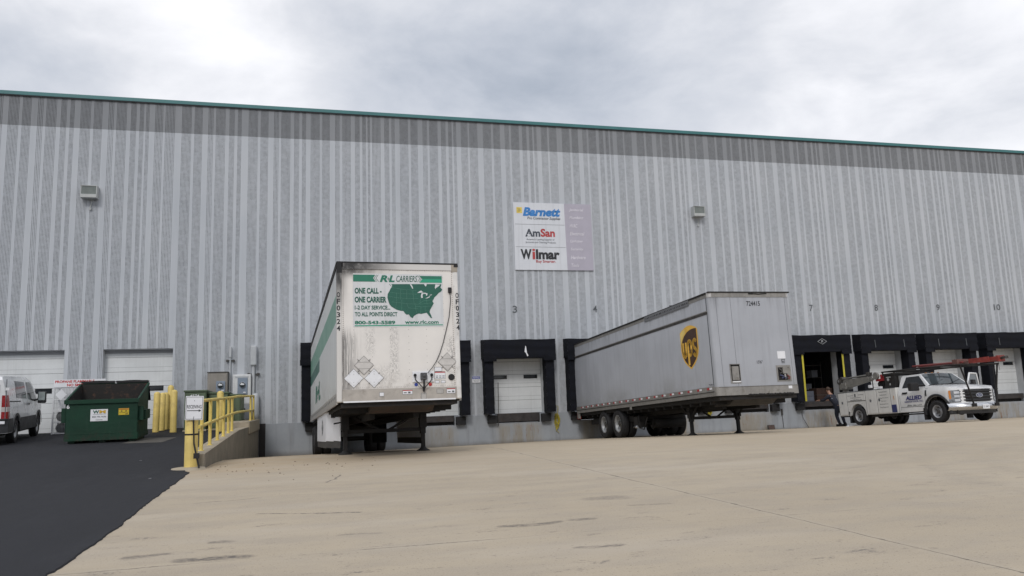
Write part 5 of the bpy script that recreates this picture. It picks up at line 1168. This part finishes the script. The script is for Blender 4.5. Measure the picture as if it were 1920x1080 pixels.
# grille, headlights, bumper
def fx(y): return .885-.34*abs(y/1.0)**3.2
b = MB(); b.grid(lambda u, v: (fx(-.72+1.44*u)-.01+.01, -.72+1.44*u, .69+.42*v), 16, 2, 0)
for z_ in (.75, .86, .97, 1.06): b.grid(lambda u, v: (fx(-.70+1.40*u)+.012+.02*math.sin(v*3.14), -.70+1.40*u, z_-.03+.055*v), 16, 3, 1)
b.grid(lambda u, v: (fx(-.74+1.48*u)+.02, -.74+1.48*u, 1.095+.03*v), 16, 1, 1)
b.build('grille', [M['black'], PLB], t)
b = MB(); n = 24
b.add([(.925, .145*math.cos(2*math.pi*i/n), .905+.075*math.sin(2*math.pi*i/n)) for i in range(n)], [list(range(n))], 0); b.add([(.930, .125*math.cos(2*math.pi*i/n), .905+.060*math.sin(2*math.pi*i/n)) for i in range(n)], [list(range(n))], 1)
b.text('Ford', (.934, -.085, .875), .17, .065, r=(0, 1, 0), m=0, shear=.35, bold=.01); b.build('oval_badge', [M['chrome'], pm('badge_blue', (.02, .03, .10), .3)], t)
for s in (-1, 1):
    b = MB(); g0, g1 = .70, .985
    def hl(u, v, o=0.): y = g0+(g1-g0)*u; return (fx(y)+.035+o, s*y, .68+.43*v)
    b.grid(lambda u, v: hl(u*.84, v), 6, 4, 0); b.grid(lambda u, v: hl(.84+.16*u, .3+.7*v), 4, 4, 1); b.grid(lambda u, v: hl(.84+.16*u, .3*v), 4, 2, 0)
    for z_ in (.76, .90, 1.03): b.grid(lambda u, v: (hl(.08+.5*u, 0)[0]+.006, hl(.08+.5*u, 0)[1], z_-.045+.085*v), 4, 2, 2)
    b.build('headlight', [pm('headlight_clear', (.22, .23, .245), .15, .4, var=.5, scale=9), pm('amber_lens', (.55, .20, .03), .25), M['chrome']], t)
b = MB()
def bf(u, v):
    y = -1.04+2.08*u; a = v*math.pi; return (.93-.42*abs(y/1.04)**3.5+.075*math.sin(a), y, .65-.25*v)
b.grid(bf, 28, 8, 0); b.grid(lambda u, v: (.985-.1*abs(u*2-1)**3, -.42+.84*u, .50+.07*v), 8, 1, 1)
b.grid(lambda u, v: (.92-.40*abs(2*u-1)**3.5-.03*v, -1.0+2.0*u, .40-.13*v), 20, 2, 1)
b.grid(lambda u, v: (bf(u, 0)[0]-.12*v, bf(u, 0)[1], .65), 28, 1, 0)
b.build('bumper', [M['chrome'], PLB], t)
b = MB(); b.box(1.005, 1.02, -.02, .27, .42, .57); pl = b.build('number_plate', M['white'], t, .004)
b = MB(); b.text('D 1847', (1.023, .01, .46), .22, .07, r=(0, 1, 0)) ; b.build('plate_number', M['inkgrey'], pl)
b = MB(); b.box(-5.3, .75, -.45, -.30, .42, .60); b.box(-5.3, .75, .30, .45, .42, .60); b.box(-1.8, -.6, -1.0, -.72, .33, .38); b.box(-1.8, -.6, .72, 1.0, .33, .38); b.box(-.75, .75, -.85, .85, .30, .5); b.box(-.6, .6, -.42, .42, .5, 1.0); b.box(-3.6, -2.1, -.98, -.5, .32, .5); b.box(-5.5, -5.35, -.9, .9, .38, .5)
b.build('chassis', M['dark'], t, .01)
for s in (-1, 1):
    carwheel(t, 0, s*.93, .40, .24, s, M['rimw']); carwheel(t, -4.28, s*.96, .40, .23, s, M['rimw']); ty = carwheel(t, -4.28, s*.68, .40, .23, s, M['rimw'])
for x in (0, -4.28): b = MB(); b.cyl((x, -.9, .4), (x, .9, .4), .07, n=10); b.ball((x, 0, .4), .16, 0); b.build('axle', M['dark'], t)
b = MB()
for s in (-1, 1): b.box(.52, .54, s*.93-.14, s*.93+.14, .1, .0) if False else b.box(-.62, -.60, s*.93-.14, s*.93+.14, .12, .55)
for s in (-1, 1): b.box(-4.86, -4.84, s*.82-.26, s*.82+.26, .12, .6)
b.pieces('mud_flap', M['black'], t)
# utility body
rear, frt, bt = -5.52, -1.98, 1.41
for s in (-1, 1):
    pts = [(rear, .43), (-4.78, .43)]+[(-4.28-.50*math.cos(R(a)), .40+.50*math.sin(R(a))) for a in range(4, 177, 12)]+[(-3.78, .43), (frt, .43), (frt, bt), (rear, bt)]
    b = MB(); b.prism(pts, 'y', *sorted((s*1.04, s*.62)), 0); o = b.build('side_compartments', BEDW, t, .012)
    b = MB()
    def pan(x0, x1, z0, z1): b.box(x0+.008, x1-.008, *sorted((s*1.041, s*1.056)), z0+.008, z1-.008, 0)
    pan(rear+.03, -4.96, .46, bt-.03); pan(-4.94, -3.76, 1.02, bt-.03); pan(-3.74, -3.08, .46, bt-.02); pan(-3.06, -2.30, .46, bt-.03)
    b.pieces('compartment_door', BEDW, o, .004)
    b = MB()
    for x0, x1, z0, z1 in ((rear, frt, bt-.012, bt+.012), (-4.955, -4.945, .46, bt), (-3.755, -3.745, .46, bt), (-3.075, -3.065, .46, bt), (-2.295, -2.285, .46, bt), (-4.94, -3.76, 1.005, 1.018)): b.box(x0, x1, *sorted((s*1.040, s*1.048)), z0, z1)
    for x in (-5.25, -3.45, -2.93): b.box(x-.045, x+.045, *sorted((s*1.056, s*1.064)), .93, 1.03, 0)
    b.box(-3.475, -3.425, *sorted((s*1.064, s*1.068)), .95, 1.01, 1)
    b.build('seams_and_latches', [M['inkgrey'], M['chrome']], o)
    b = MB(); b.grid(lambda u, v: (-4.28+(.50+.05*v)*math.cos(R(180*u)), s*1.062, .41+(.50+.05*v)*math.sin(R(180*u))), 20, 1); b.build('arch_trim', BEDW, o)
    b = MB(); b.box(-2.27, -2.02, *sorted((s*1.041, s*1.054)), .46, .76, 0); b.box(-2.12, -2.10, *sorted((s*1.041, s*1.052)), .95, 1.10, 1); b.pieces('side_panel', [pm('panel_navy', (.025, .035, .13), .5), pm('marker_amber', (.5, .2, .04), .4)], o)
b = MB(); b.box(rear, frt, -.62, .62, .60, .66); b.box(frt-.04, frt, -.62, .62, .66, bt); b.box(rear, rear+.04, -.62, .62, .66, 1.0); b.build('bed_floor', BEDW, t)
b = MB()
def bt_(s_, x0, z0, w_, h_, bold=0.): b.text(s_, (x0, -1.060, z0), w_, h_, bold=bold)
bt_('Commercial', -4.86, 1.235, .34, .048); bt_('Residential', -4.18, 1.245, .33, .048); b.rect((-4.42, -1.060, 1.19), .09, .13); bt_('24hr Emergency Service', -4.70, 1.13, .66, .05, .01); bt_('www.AlliedDoor.com', -4.72, 1.035, .74, .062, .015)
for i, s_ in enumerate(('Sectional Doors', 'Custom Doors', 'Rolling Fire Doors', 'Operators', 'Revolving Doors', 'Dock Equipment')): w_ = (.46, .40, .54, .30, .48, .48)[i]; bt_(s_, -2.68-w_/2, 1.265-.122*i, w_, .055, .008)
b.build('body_lettering', M['inkgrey'], t)
# crane on the rear right corner
CG = pm('crane_grey', (.20, .195, .18), .55, .1, var=.25, scale=6, dirt=(.05, .045, .04), dirtamt=.5)
b = MB(); b.box(-5.45, -5.0, -1.0, -.62, bt, bt+.05); b.cyl((-5.28, -.8, bt+.04), (-5.28, -.8, 1.66), .12, .15, 14); b.box(-5.45, -5.02, -.97, -.63, 1.55, 1.84); crn = b.build('crane_post', CG, t, .015)
b = MB(); b.prism([(-5.25, 1.66), (-5.0, 1.60), (-3.62, 1.80), (-3.60, 1.98), (-5.1, 1.96), (-5.25, 1.92)], 'y', -.92, -.70); b.cyl((-5.1, -.81, 2.02), (-3.55, -.81, 2.05), .035, n=8); b.cyl((-3.62, -.81, 1.82), (-3.42, -.81, 1.86), .06, n=8)
b.box(-4.45, -4.30, -.905, -.90, 1.72, 1.93, 1); b.box(-4.28, -4.25, -.905, -.90, 1.75, 1.93, 1); bm_ = b.build('crane_boom', [CG, pm('worn_cream', (.42, .38, .28), .6)], crn, .01)
b = MB(); b.cyl((-5.42, -.98, 1.90), (-5.42, -.64, 1.90), .13, n=16); b.cyl((-5.30, -.95, 2.0), (-5.30, -.68, 2.0), .10, n=14); b.cyl((-5.42, -1.0, 1.93), (-5.42, -.98, 1.93), .05, n=10, m=1); b.build('winch', [M['steel'], M['chrome']], crn)
b = MB(); b.tube([(-3.5, -.81, 1.8), (-3.5, -.81, 1.45)], .02, 6); b.tube([(-5.2, -1.0, 1.6), (-5.05, -1.05, 1.5), (-4.95, -1.0, 1.42)], .018, 6); b.box(-3.72, -3.56, -.9, -.86, 2.0, 2.16); b.box(-3.50, -3.38, -.9, -.86, 1.98, 2.13); b.build('hook_and_guards', M['steel'], crn)
# compressor, reel, tank behind the cab
b = MB(); b.box(-3.25, -2.75, -.85, -.35, 1.74, 1.83, 0); b.box(-3.0, -2.72, -.82, -.4, 1.80, 2.0, 0); b.cyl((-3.3, -.6, 1.62), (-2.7, -.6, 1.62), .14, n=14, m=1); b.box(-3.3, -2.7, -.8, -.4, 1.42, 1.52, 1); b.cyl((-3.12, -.95, 1.96), (-3.12, -.86, 1.96), .15, n=18, m=2); b.build('compressor', [pm('compressor_red', (.30, .015, .022), .45, var=.2), M['dark'], CG], t, .012)
b = MB(); b.box(-2.68, -2.10, -.9, .7, 1.44, 1.96); b.box(-2.72, -2.06, -.92, .72, 1.92, 2.0); b.box(-2.55, -2.30, -.915, -.90, 1.82, 1.86, 1); b.box(-2.4, -2.34, -.92, -.90, 1.52, 1.60, 1); b.cyl((-2.45, -.92, 1.75), (-2.45, -.90, 1.75), .06, n=12, m=1); b.build('equipment_box', [M['dark'], pm('old_label', (.35, .36, .36), .5)], t, .015)
b = MB(); b.box(-2.05, -1.98, -.75, .75, 1.42, 1.86)
for i in range(8): b.box(-2.06, -2.052, -.74+i*.19, -.73+i*.19, 1.42, 1.86, 1)
b.build('cab_guard', [pm('guard_grey', (.22, .225, .23), .5), M['dark']], t)
b = MB(); b.box(-3.55, -3.42, -1.0, -.9, bt+.02, 1.62, 0); b.box(-3.56, -3.40, -1.01, -.89, 1.43, 1.50, 1); b.box(-3.06, -2.86, -1.0, -.88, bt+.02, bt+.11, 0); b.pieces('spray_bottle', [M['white'], M['black']], t)
# rack
b = MB(); RS = M['steel']
for s in (-1, 1):
    b.tube([(1.16, s*.80, 1.98), (-1.0, s*.80, 2.05), (-2.9, s*.80, 2.08)], .030, 8)
    b.tube([(-2.2, s*.80, 2.07), (-2.2, s*.80, 1.42)], .03, 8); b.tube([(-2.85, s*.80, 2.08), (-2.85, s*.78, 1.42)], .03, 8)
b.tube([(1.00, -.36, .56), (1.03, -.50, 1.1), (1.10, -.80, 1.98)], .030, 8); b.tube([(1.00, .60, .56), (1.02, .70, 1.2), (1.10, .80, 1.98)], .030, 8)
for x in (1.10, .3, -.8, -2.2, -2.85): b.tube([(x, -.80, 1.985+(1.1-x)*.025), (x, .80, 1.985+(1.1-x)*.025)], .025, 6)
b.tube([(1.02, .62, .9), (.98, .72, 1.9)], .012, 5); b.box(.97, 1.05, -.43, -.28, .50, .62); b.box(.97, 1.05, .53, .67, .50, .62)
b.build('ladder_rack', M['dark'], t)
# driver's door standing open, with mirror
dr = bpy.data.objects.new('open_door', None)
dm = MB()
def ddw(x, z): return 0.0
dm.prism([(0, .50), (-1.25, .50), (-1.25, 1.34), (0, 1.34)], 'y', -.04, .03, 0)
for (xa, za), (xb, zb) in (((-.02, 1.34), (-.40, 1.80)), ((-.40, 1.80), (-1.12, 1.80)), ((-1.12, 1.80), (-1.22, 1.34))): dm.cyl((xa, 0, za), (xb, 0, zb), .035, n=8)
od = dm.build('open_door', CARW, t, .012); od.location = (-.56, .97, 0); od.rotation_euler = (R(0), 0, R(-62))
g = MB(); g.poly([(-.06, 0, 1.35), (-1.18, 0, 1.35), (-1.10, 0, 1.77), (-.42, 0, 1.77)]); gl_ = g.build('door_glass', M['glassl'], od)
g = MB(); g.box(-.22, -.12, .06, .10, 1.36, 1.42); g.box(-.36, -.06, .10, .20, 1.30, 1.54); g.build('mirror', M['black'], od, .03, 3)
g = MB()
for x in (-.4, -.15, .1): g.box(-.97, -.92, x*1.1-.025, x*1.1+.025, 1.865, 1.885)
g.pieces('roof_lamp', pm('amber_lamp', (.5, .2, .04), .3), t)

# red mast carried on the rack
t = thing('lift_mast', 'long red steel lift mast lying on the ladder rack of the service truck', 'lift mast', (22.815, 23.142, gnd(22.8, 23.14)), (0, -math.atan(.0515), R(-91.42)))
RD = pm('mast_red', (.17, .028, .026), .5, var=.25, scale=5, dirt=(.08, .03, .025), dirtamt=.45); RB = pm('mast_bright_red', (.27, .042, .033), .55, var=.3, scale=5, dirt=(.09, .03, .02), dirtamt=.6)
def mz(x): return 2.085-.022*(x+.0)
b = MB()
for y, dz in ((-.12, .0), (.02, .02), (.16, .0)): b.cyl((-1.95, y, mz(-1.95)+.08+dz), (.55, y, mz(.55)+.04+dz), .030, n=8)
b.box(-1.9, .5, -.12, .16, mz(-.8)+.02, mz(-.8)+.05); b.build('mast_tubes', RD, t)
b = MB(); b.prism([(.85, mz(.85)-.02), (1.72, mz(1.72)-.04), (1.72, mz(1.72)+.14), (.85, mz(.85)+.13)], 'y', -.16, -.12); b.prism([(.85, mz(.85)-.02), (1.72, mz(1.72)-.04), (1.72, mz(1.72)+.14), (.85, mz(.85)+.13)], 'y', .16, .20)
b.box(.85, 1.72, -.12, .16, mz(1.3)-.02, mz(1.3)+.02); b.box(1.72, 2.02, -.10, .14, mz(1.8)+.0, mz(1.8)+.11); b.build('mast_channel', RB, t)
b = MB(); b.box(.18, .42, -.24, .26, mz(.3)-.02, mz(.3)+.16); b.box(.50, .85, -.10, .14, mz(.6)+.01, mz(.6)+.07); b.build('carriage', pm('rusty_carriage', (.13, .06, .05), .6, var=.35), t, .01)
b = MB(); b.box(2.0, 2.08, -.12, .16, mz(2)-.06, mz(2)+.15, 0); b.cyl((2.05, .02, mz(2)+.05), (2.30, .02, mz(2)+.07), .05, n=10, m=1); b.box(2.2, 2.3, -.05, .09, mz(2)+.02, mz(2)+.11, 1); b.tube([(1.9, .05, mz(2)-.05), (1.9, .05, mz(2)-.35)], .008, 5, 1); b.build('tip', [RB, M['steel']], t)

# ---- white van at the left edge
t = thing('white_van', 'white panel van with black lower cladding parked nose in at the roller door', 'van', (-9.84, 26.26, asp(0, 26.3)+AO+.01), (0, -.03, R(97.8)))
def vw(x, z):
    k = .985
    if z > 1.05: k -= (z-1.05)*.14+max(0, z-1.7)**2*.9
    if x < -.95: k -= ((-.95-x)/.3)**2*.04
    if x > 3.6: k -= ((x-3.6)/.7)**2*.16
    return k
vt = [(-1.20, 1.88), (-1.12, 1.97), (-.9, 2.0), (2.0, 2.0), (2.35, 1.93), (3.25, 1.22), (4.05, 1.02), (4.20, .85), (4.24, .75)]
xs = [-1.20, -1.17, -1.12, -1.05]+frange(-.95, -.5, 4)[:-1]+frange(-.5, .5, 16)[:-1]+frange(.5, 2.7, 14)[:-1]+frange(2.7, 3.9, 18)+[4.0, 4.1, 4.2, 4.24]
def vb(x): return max(arch(x, 0, .36, .46, .34), arch(x, 3.3, .36, .46, .34))
b = MB(); shell(b, xs, vb, lambda x: lerp_pts(vt, x), vw, 12, crown=.05, nc=8); b.build('van_body', CARW, t)
b = MB()
for s in (-1, 1):
    patch(b, [(.02, 1.34), (1.42, 1.30), (1.30, 1.83), (.05, 1.86)], vw, s, .006, 0)
    patch(b, [(1.62, 1.29), (3.05, 1.16), (2.28, 1.82), (1.60, 1.83)], vw, s, .006, 0)
b.pieces('side_window', M['glass'], t)
b = MB(); b.grid(lambda u, v: ((2.42+.78*v), (2*u-1)*(vw(2.42+.78*v, lerp_pts(vt, 2.42+.78*v))-.07), lerp_pts(vt, 2.42+.78*v)+.012+.05*(1-(2*u-1)**2)), 8, 6); b.build('windscreen', M['glassl'], t)
b = MB(); b.box(-1.215, -1.202, -.75, -.06, 1.15, 1.75); b.box(-1.215, -1.202, .06, .75, 1.15, 1.75); b.pieces('rear_window', M['glass'], t)
b = MB()
for s in (-1, 1):
    for q in ([(-1.2, .36), (-.5, .36), (-.5, .76), (-1.2, .76)], [(.47, .34), (2.83, .34), (2.83, .74), (.47, .74)]): patch(b, q, vw, s, .014, 0, 6)
    def af(u, v, c): a = R(8+164*u); r_ = .455+.07*v; return (c+r_*math.cos(a), s*(.985+.016), .37+r_*math.sin(a))
    for c in (0, 3.3): b.grid(lambda u, v: af(u, v, c), 20, 1, 0)
b.grid(lambda u, v: (-1.27+.07*abs(2*u-1)**6, -1.0+2.0*u, .36+.40*v), 14, 3, 0)
b.box(-1.27, -1.15, -.97, .97, .74, .77, 0)
b.build('lower_cladding', PLB, t)
b = MB()
for s in (-1, 1):
    patch(b, [(-.92, 1.235), (.55, 1.215), (.55, 1.25), (-.92, 1.27)], vw, s, .006, 0, 4)
    for x in (.0, 1.50): patch(b, [(x, .75), (x+.010, .75), (x+.010, 1.90), (x, 1.90)], vw, s, .004, 1, 6)
    for x in (1.42, 1.62): patch(b, [(x-.07, 1.10), (x+.07, 1.10), (x+.07, 1.15), (x-.07, 1.15)], vw, s, .03, 0, 2)
    patch(b, [(1.5, .34), (2.7, .34), (2.7, .36), (1.5, .36)], vw, s, .02, 0, 2)
b.build('rails_and_handles', [PLB, M['inkgrey']], t)
for s in (-1, 1):
    b = MB()
    def tl(u, v): z = .76+.68*v; y = .82+.17*min(1, u*1.6); x = -1.218 if u < .6 else -1.218+(u-.6)*.55; return (x, s*(min(y, vw(x, z)+.012)), z)
    b.grid(tl, 8, 10, 0, mfn=lambda i, j: 1 if 3 <= j <= 4 else 0); b.build('tail_light', [pm('tail_red', (.26, .010, .012), .25), pm('tail_clear', (.50, .45, .44), .25)], t)
    b = MB(); b.tube([(2.62, s*.93, 1.22), (2.66, s*1.08, 1.26)], .035, 6, 0); mr_o = b.build('mirror_arm', PLB, t)
    b = MB(); b.box(2.60, 2.74, *sorted((s*1.05, s*1.30)), 1.12, 1.52, 0); m_ = b.build('mirror', PLB, t, .04, 3); b = MB(); b.box(2.592, 2.60, *sorted((s*1.08, s*1.27)), 1.22, 1.49); b.build('mirror_glass', pm('mirror_face', (.40, .45, .45), .1, .6), m_)
    for x in (0, 3.3): carwheel(t, x, s*.87, .35, .22, s, M['rim'])
    b = MB(); b.box(4.0, 4.2, *sorted((s*.55, s*.80)), .75, .98); b.build('headlight', M['chrome'], t, .03)
b = MB(); b.box(-1.1, 4.0, -.8, .8, .26, .5); b.build('underbody', M['dark'], t)
b = MB(); b.box(-1.28, -1.262, -.93, -.72, .62, .70); b.build('bumper_sticker', M['white'], t)
b = MB(); b.box(-1.225, -1.205, -.02, .0, .75, 1.9) ; b.box(-1.225, -1.205, -.93, -.91, .75, 1.9); b.box(-1.24, -1.2, -1.0, -.9, 1.58, 1.66, 1); b.pieces('rear_door_seam', [M['inkgrey'], CARW], t)

# ------------------------------------------------------------ person leaning at the dock edge behind the truck
def skin(name, joints, edges, mat, parent, root=0, sub=2):
    me = bpy.data.meshes.new(name); me.from_pydata([j[:3] for j in joints], edges, []); me.materials.append(mat)
    o = bpy.data.objects.new(name, me); C.objects.link(o); o.parent = parent
    o.modifiers.new('skin', 'SKIN'); sm = o.modifiers.new('sub', 'SUBSURF'); sm.levels = sub; sm.render_levels = sub
    for i, j in enumerate(joints):
        d = me.skin_vertices[0].data[i]; r_ = j[3]; d.radius = r_ if isinstance(r_, tuple) else (r_, r_); d.use_root = (i == root)
    return o
SK = pm('skin', (.36, .20, .14), .55); NV = pm('navy_workwear', (.012, .015, .028), .8, var=.3, scale=6); DN = pm('dark_jeans', (.014, .018, .032), .85, var=.3, scale=6); HR = pm('brown_hair', (.05, .028, .018), .7)
t = thing('person', 'person in dark navy work clothes leaning onto the dock edge behind the service truck', 'person', (22.62, 29.62, gnd(22.6, 29.6)), (0, 0, R(8)))
# +y is towards the wall
Jn = [(0, .10, .88, (.11, .08)), (0, .22, 1.06, (.14, .10)), (0, .38, 1.24, (.17, .11)), (0, .48, 1.38, (.07, .06)), (0, .54, 1.47, (.052, .055)), (0, .59, 1.56, (.075, .09)), (0, .62, 1.65, (.07, .085)),
      (-.10, .06, .80, .085), (-.13, .10, .47, .062), (-.14, -.06, .10, .042), (-.14, .06, .04, .035), (.10, .06, .80, .085), (.12, .02, .47, .062), (.13, -.08, .10, .042), (.13, .04, .04, .035),
      (-.20, .42, 1.33, .055), (-.28, .66, 1.15, .042), (-.26, .92, 1.16, .030), (-.26, 1.0, 1.15, .034), (.20, .42, 1.33, .055), (.27, .62, 1.13, .042), (.22, .86, 1.16, .030), (.21, .95, 1.15, .034)]
Ed = [(0, 1), (1, 2), (2, 3), (3, 4), (4, 5), (5, 6), (0, 7), (7, 8), (8, 9), (9, 10), (0, 11), (11, 12), (12, 13), (13, 14), (3, 15), (15, 16), (16, 17), (17, 18), (3, 19), (19, 20), (20, 21), (21, 22)]
for s, base in ((-1, 18), (1, 22)):
    hx, hy, hz = Jn[base][:3]
    for k in range(5):
        i = len(Jn); dx = (-.032+.02*k) if k < 4 else -s*.045; ln_ = (.045, .055, .058, .05, .02)[k]
        Jn += [(hx+dx, hy+.03 if k < 4 else hy, hz, .010), (hx+dx*1.1, hy+.03+ln_, hz-.006, .009), (hx+dx*1.15, hy+.045+ln_*1.6, hz-.03, .007)]; Ed += [(base, i), (i, i+1), (i+1, i+2)]
skin('body', Jn, Ed, SK, t)
ki = [0, 1, 2, 3, 15, 16, 17, 19, 20, 21]; mp = {k: i for i, k in enumerate(ki)}
def grow(j, g): r_ = j[3] if isinstance(j[3], tuple) else (j[3], j[3]); return (*j[:3], (r_[0]+g, r_[1]+g))
J2 = [grow(Jn[k], .030 if k != 3 else .012) for k in ki]; J2[0] = (0, .08, .77, (.20, .16)); J2[6] = (-.262, .86, 1.158, (.045, .045)); J2[9] = (.225, .81, 1.157, (.045, .045))
sh = skin('work_shirt', J2, [(mp[a], mp[b_]) for a, b_ in Ed if a in mp and b_ in mp], NV, t)
b = MB(); b.box(-.13, .02, -.0, .012, 0, .05); o = b.build('back_print', pm('print_grey', (.35, .38, .45), .6), sh, loc=(-.02, .245, 1.22)); o.rotation_euler = (R(-40), 0, 0)
ki = [0, 7, 8, 9, 11, 12, 13]; mp = {k: i for i, k in enumerate(ki)}; J3 = [grow(Jn[k], .045 if k in (0, 7, 11) else .022) for k in ki]; J3[0] = (0, .13, .98, (.17, .13))
skin('trousers', J3, [(mp[a], mp[b_]) for a, b_ in Ed if a in mp and b_ in mp], DN, t)
for x, y0 in ((-.14, -.06), (.13, -.08)): b = MB(); b.box(x-.05, x+.05, y0-.09, y0+.20, 0, .10); b.box(x-.045, x+.045, y0-.08, y0+.06, .08, .17); b.build('boot', M['black'], t, .03, 3)
b = MB(); b.ball((0, .60, 1.66), .108, sc=(.86, 1.0, .98)); b.build('hair', HR, t)
b = MB(); b.ball((0, .695, 1.58), .018, n=4); b.ball((-.03, .685, 1.615), .010, n=4); b.ball((.03, .685, 1.615), .010, n=4); b.ball((-.075, .60, 1.60), .022, n=4, sc=(.5, 1, 1.3)); b.ball((.075, .60, 1.60), .022, n=4, sc=(.5, 1, 1.3)); b.build('face_features', SK, t)

# litter and leaf crumbs
r = random.Random(12); b = MB()
for i in range(150):
    if i < 55: x = r.uniform(-1.95, 1.2); y = 12.4+r.random()**.7*4.5
    else: x = r.uniform(-1.9, 34); y = WY-.12-abs(r.gauss(0, .25))
    a = r.uniform(0, 6.28); s_ = r.uniform(.008, .026); z = gnd(x, y)+.006
    b.poly([(x+s_*math.cos(a), y+s_*math.sin(a), z), (x+s_*.5*math.cos(a+1.8), y+s_*.5*math.sin(a+1.8), z+.012), (x-s_*math.cos(a), y-s_*math.sin(a), z), (x+s_*.5*math.cos(a-1.8), y+s_*.5*math.sin(a-1.8), z+.004)])
struct(b.build('leaf_litter', pm('dead_leaf', (.085, .055, .03), .9, var=.4, scale=3)), 'stuff')
for i, (x, y, s_, lb) in enumerate(((21.1, 27.1, .16, 'crumpled white paper on the yard behind the service truck'), (21.7, 27.3, .10, 'small scrap of white paper beside the crumpled one behind the truck'), (-2.75, 14.3, .025, 'tiny white scrap on the asphalt near the sign bollard'), (-3.7, 18.2, .03, 'tiny white scrap on the asphalt right of the dumpster'))):
    b = MB(); rr = random.Random(i); b.grid(lambda u, v: ((u-.5)*s_*1.6, (v-.5)*s_, .006+s_*.2*abs(math.sin(u*7+i))*abs(math.sin(v*5+2))), 6, 5, sm=False)
    tag(b.build('paper_scrap', M['white'], loc=(x, y, (gnd(x, y) if x > 0 else asp(x, y)+AO))), lb, 'litter')
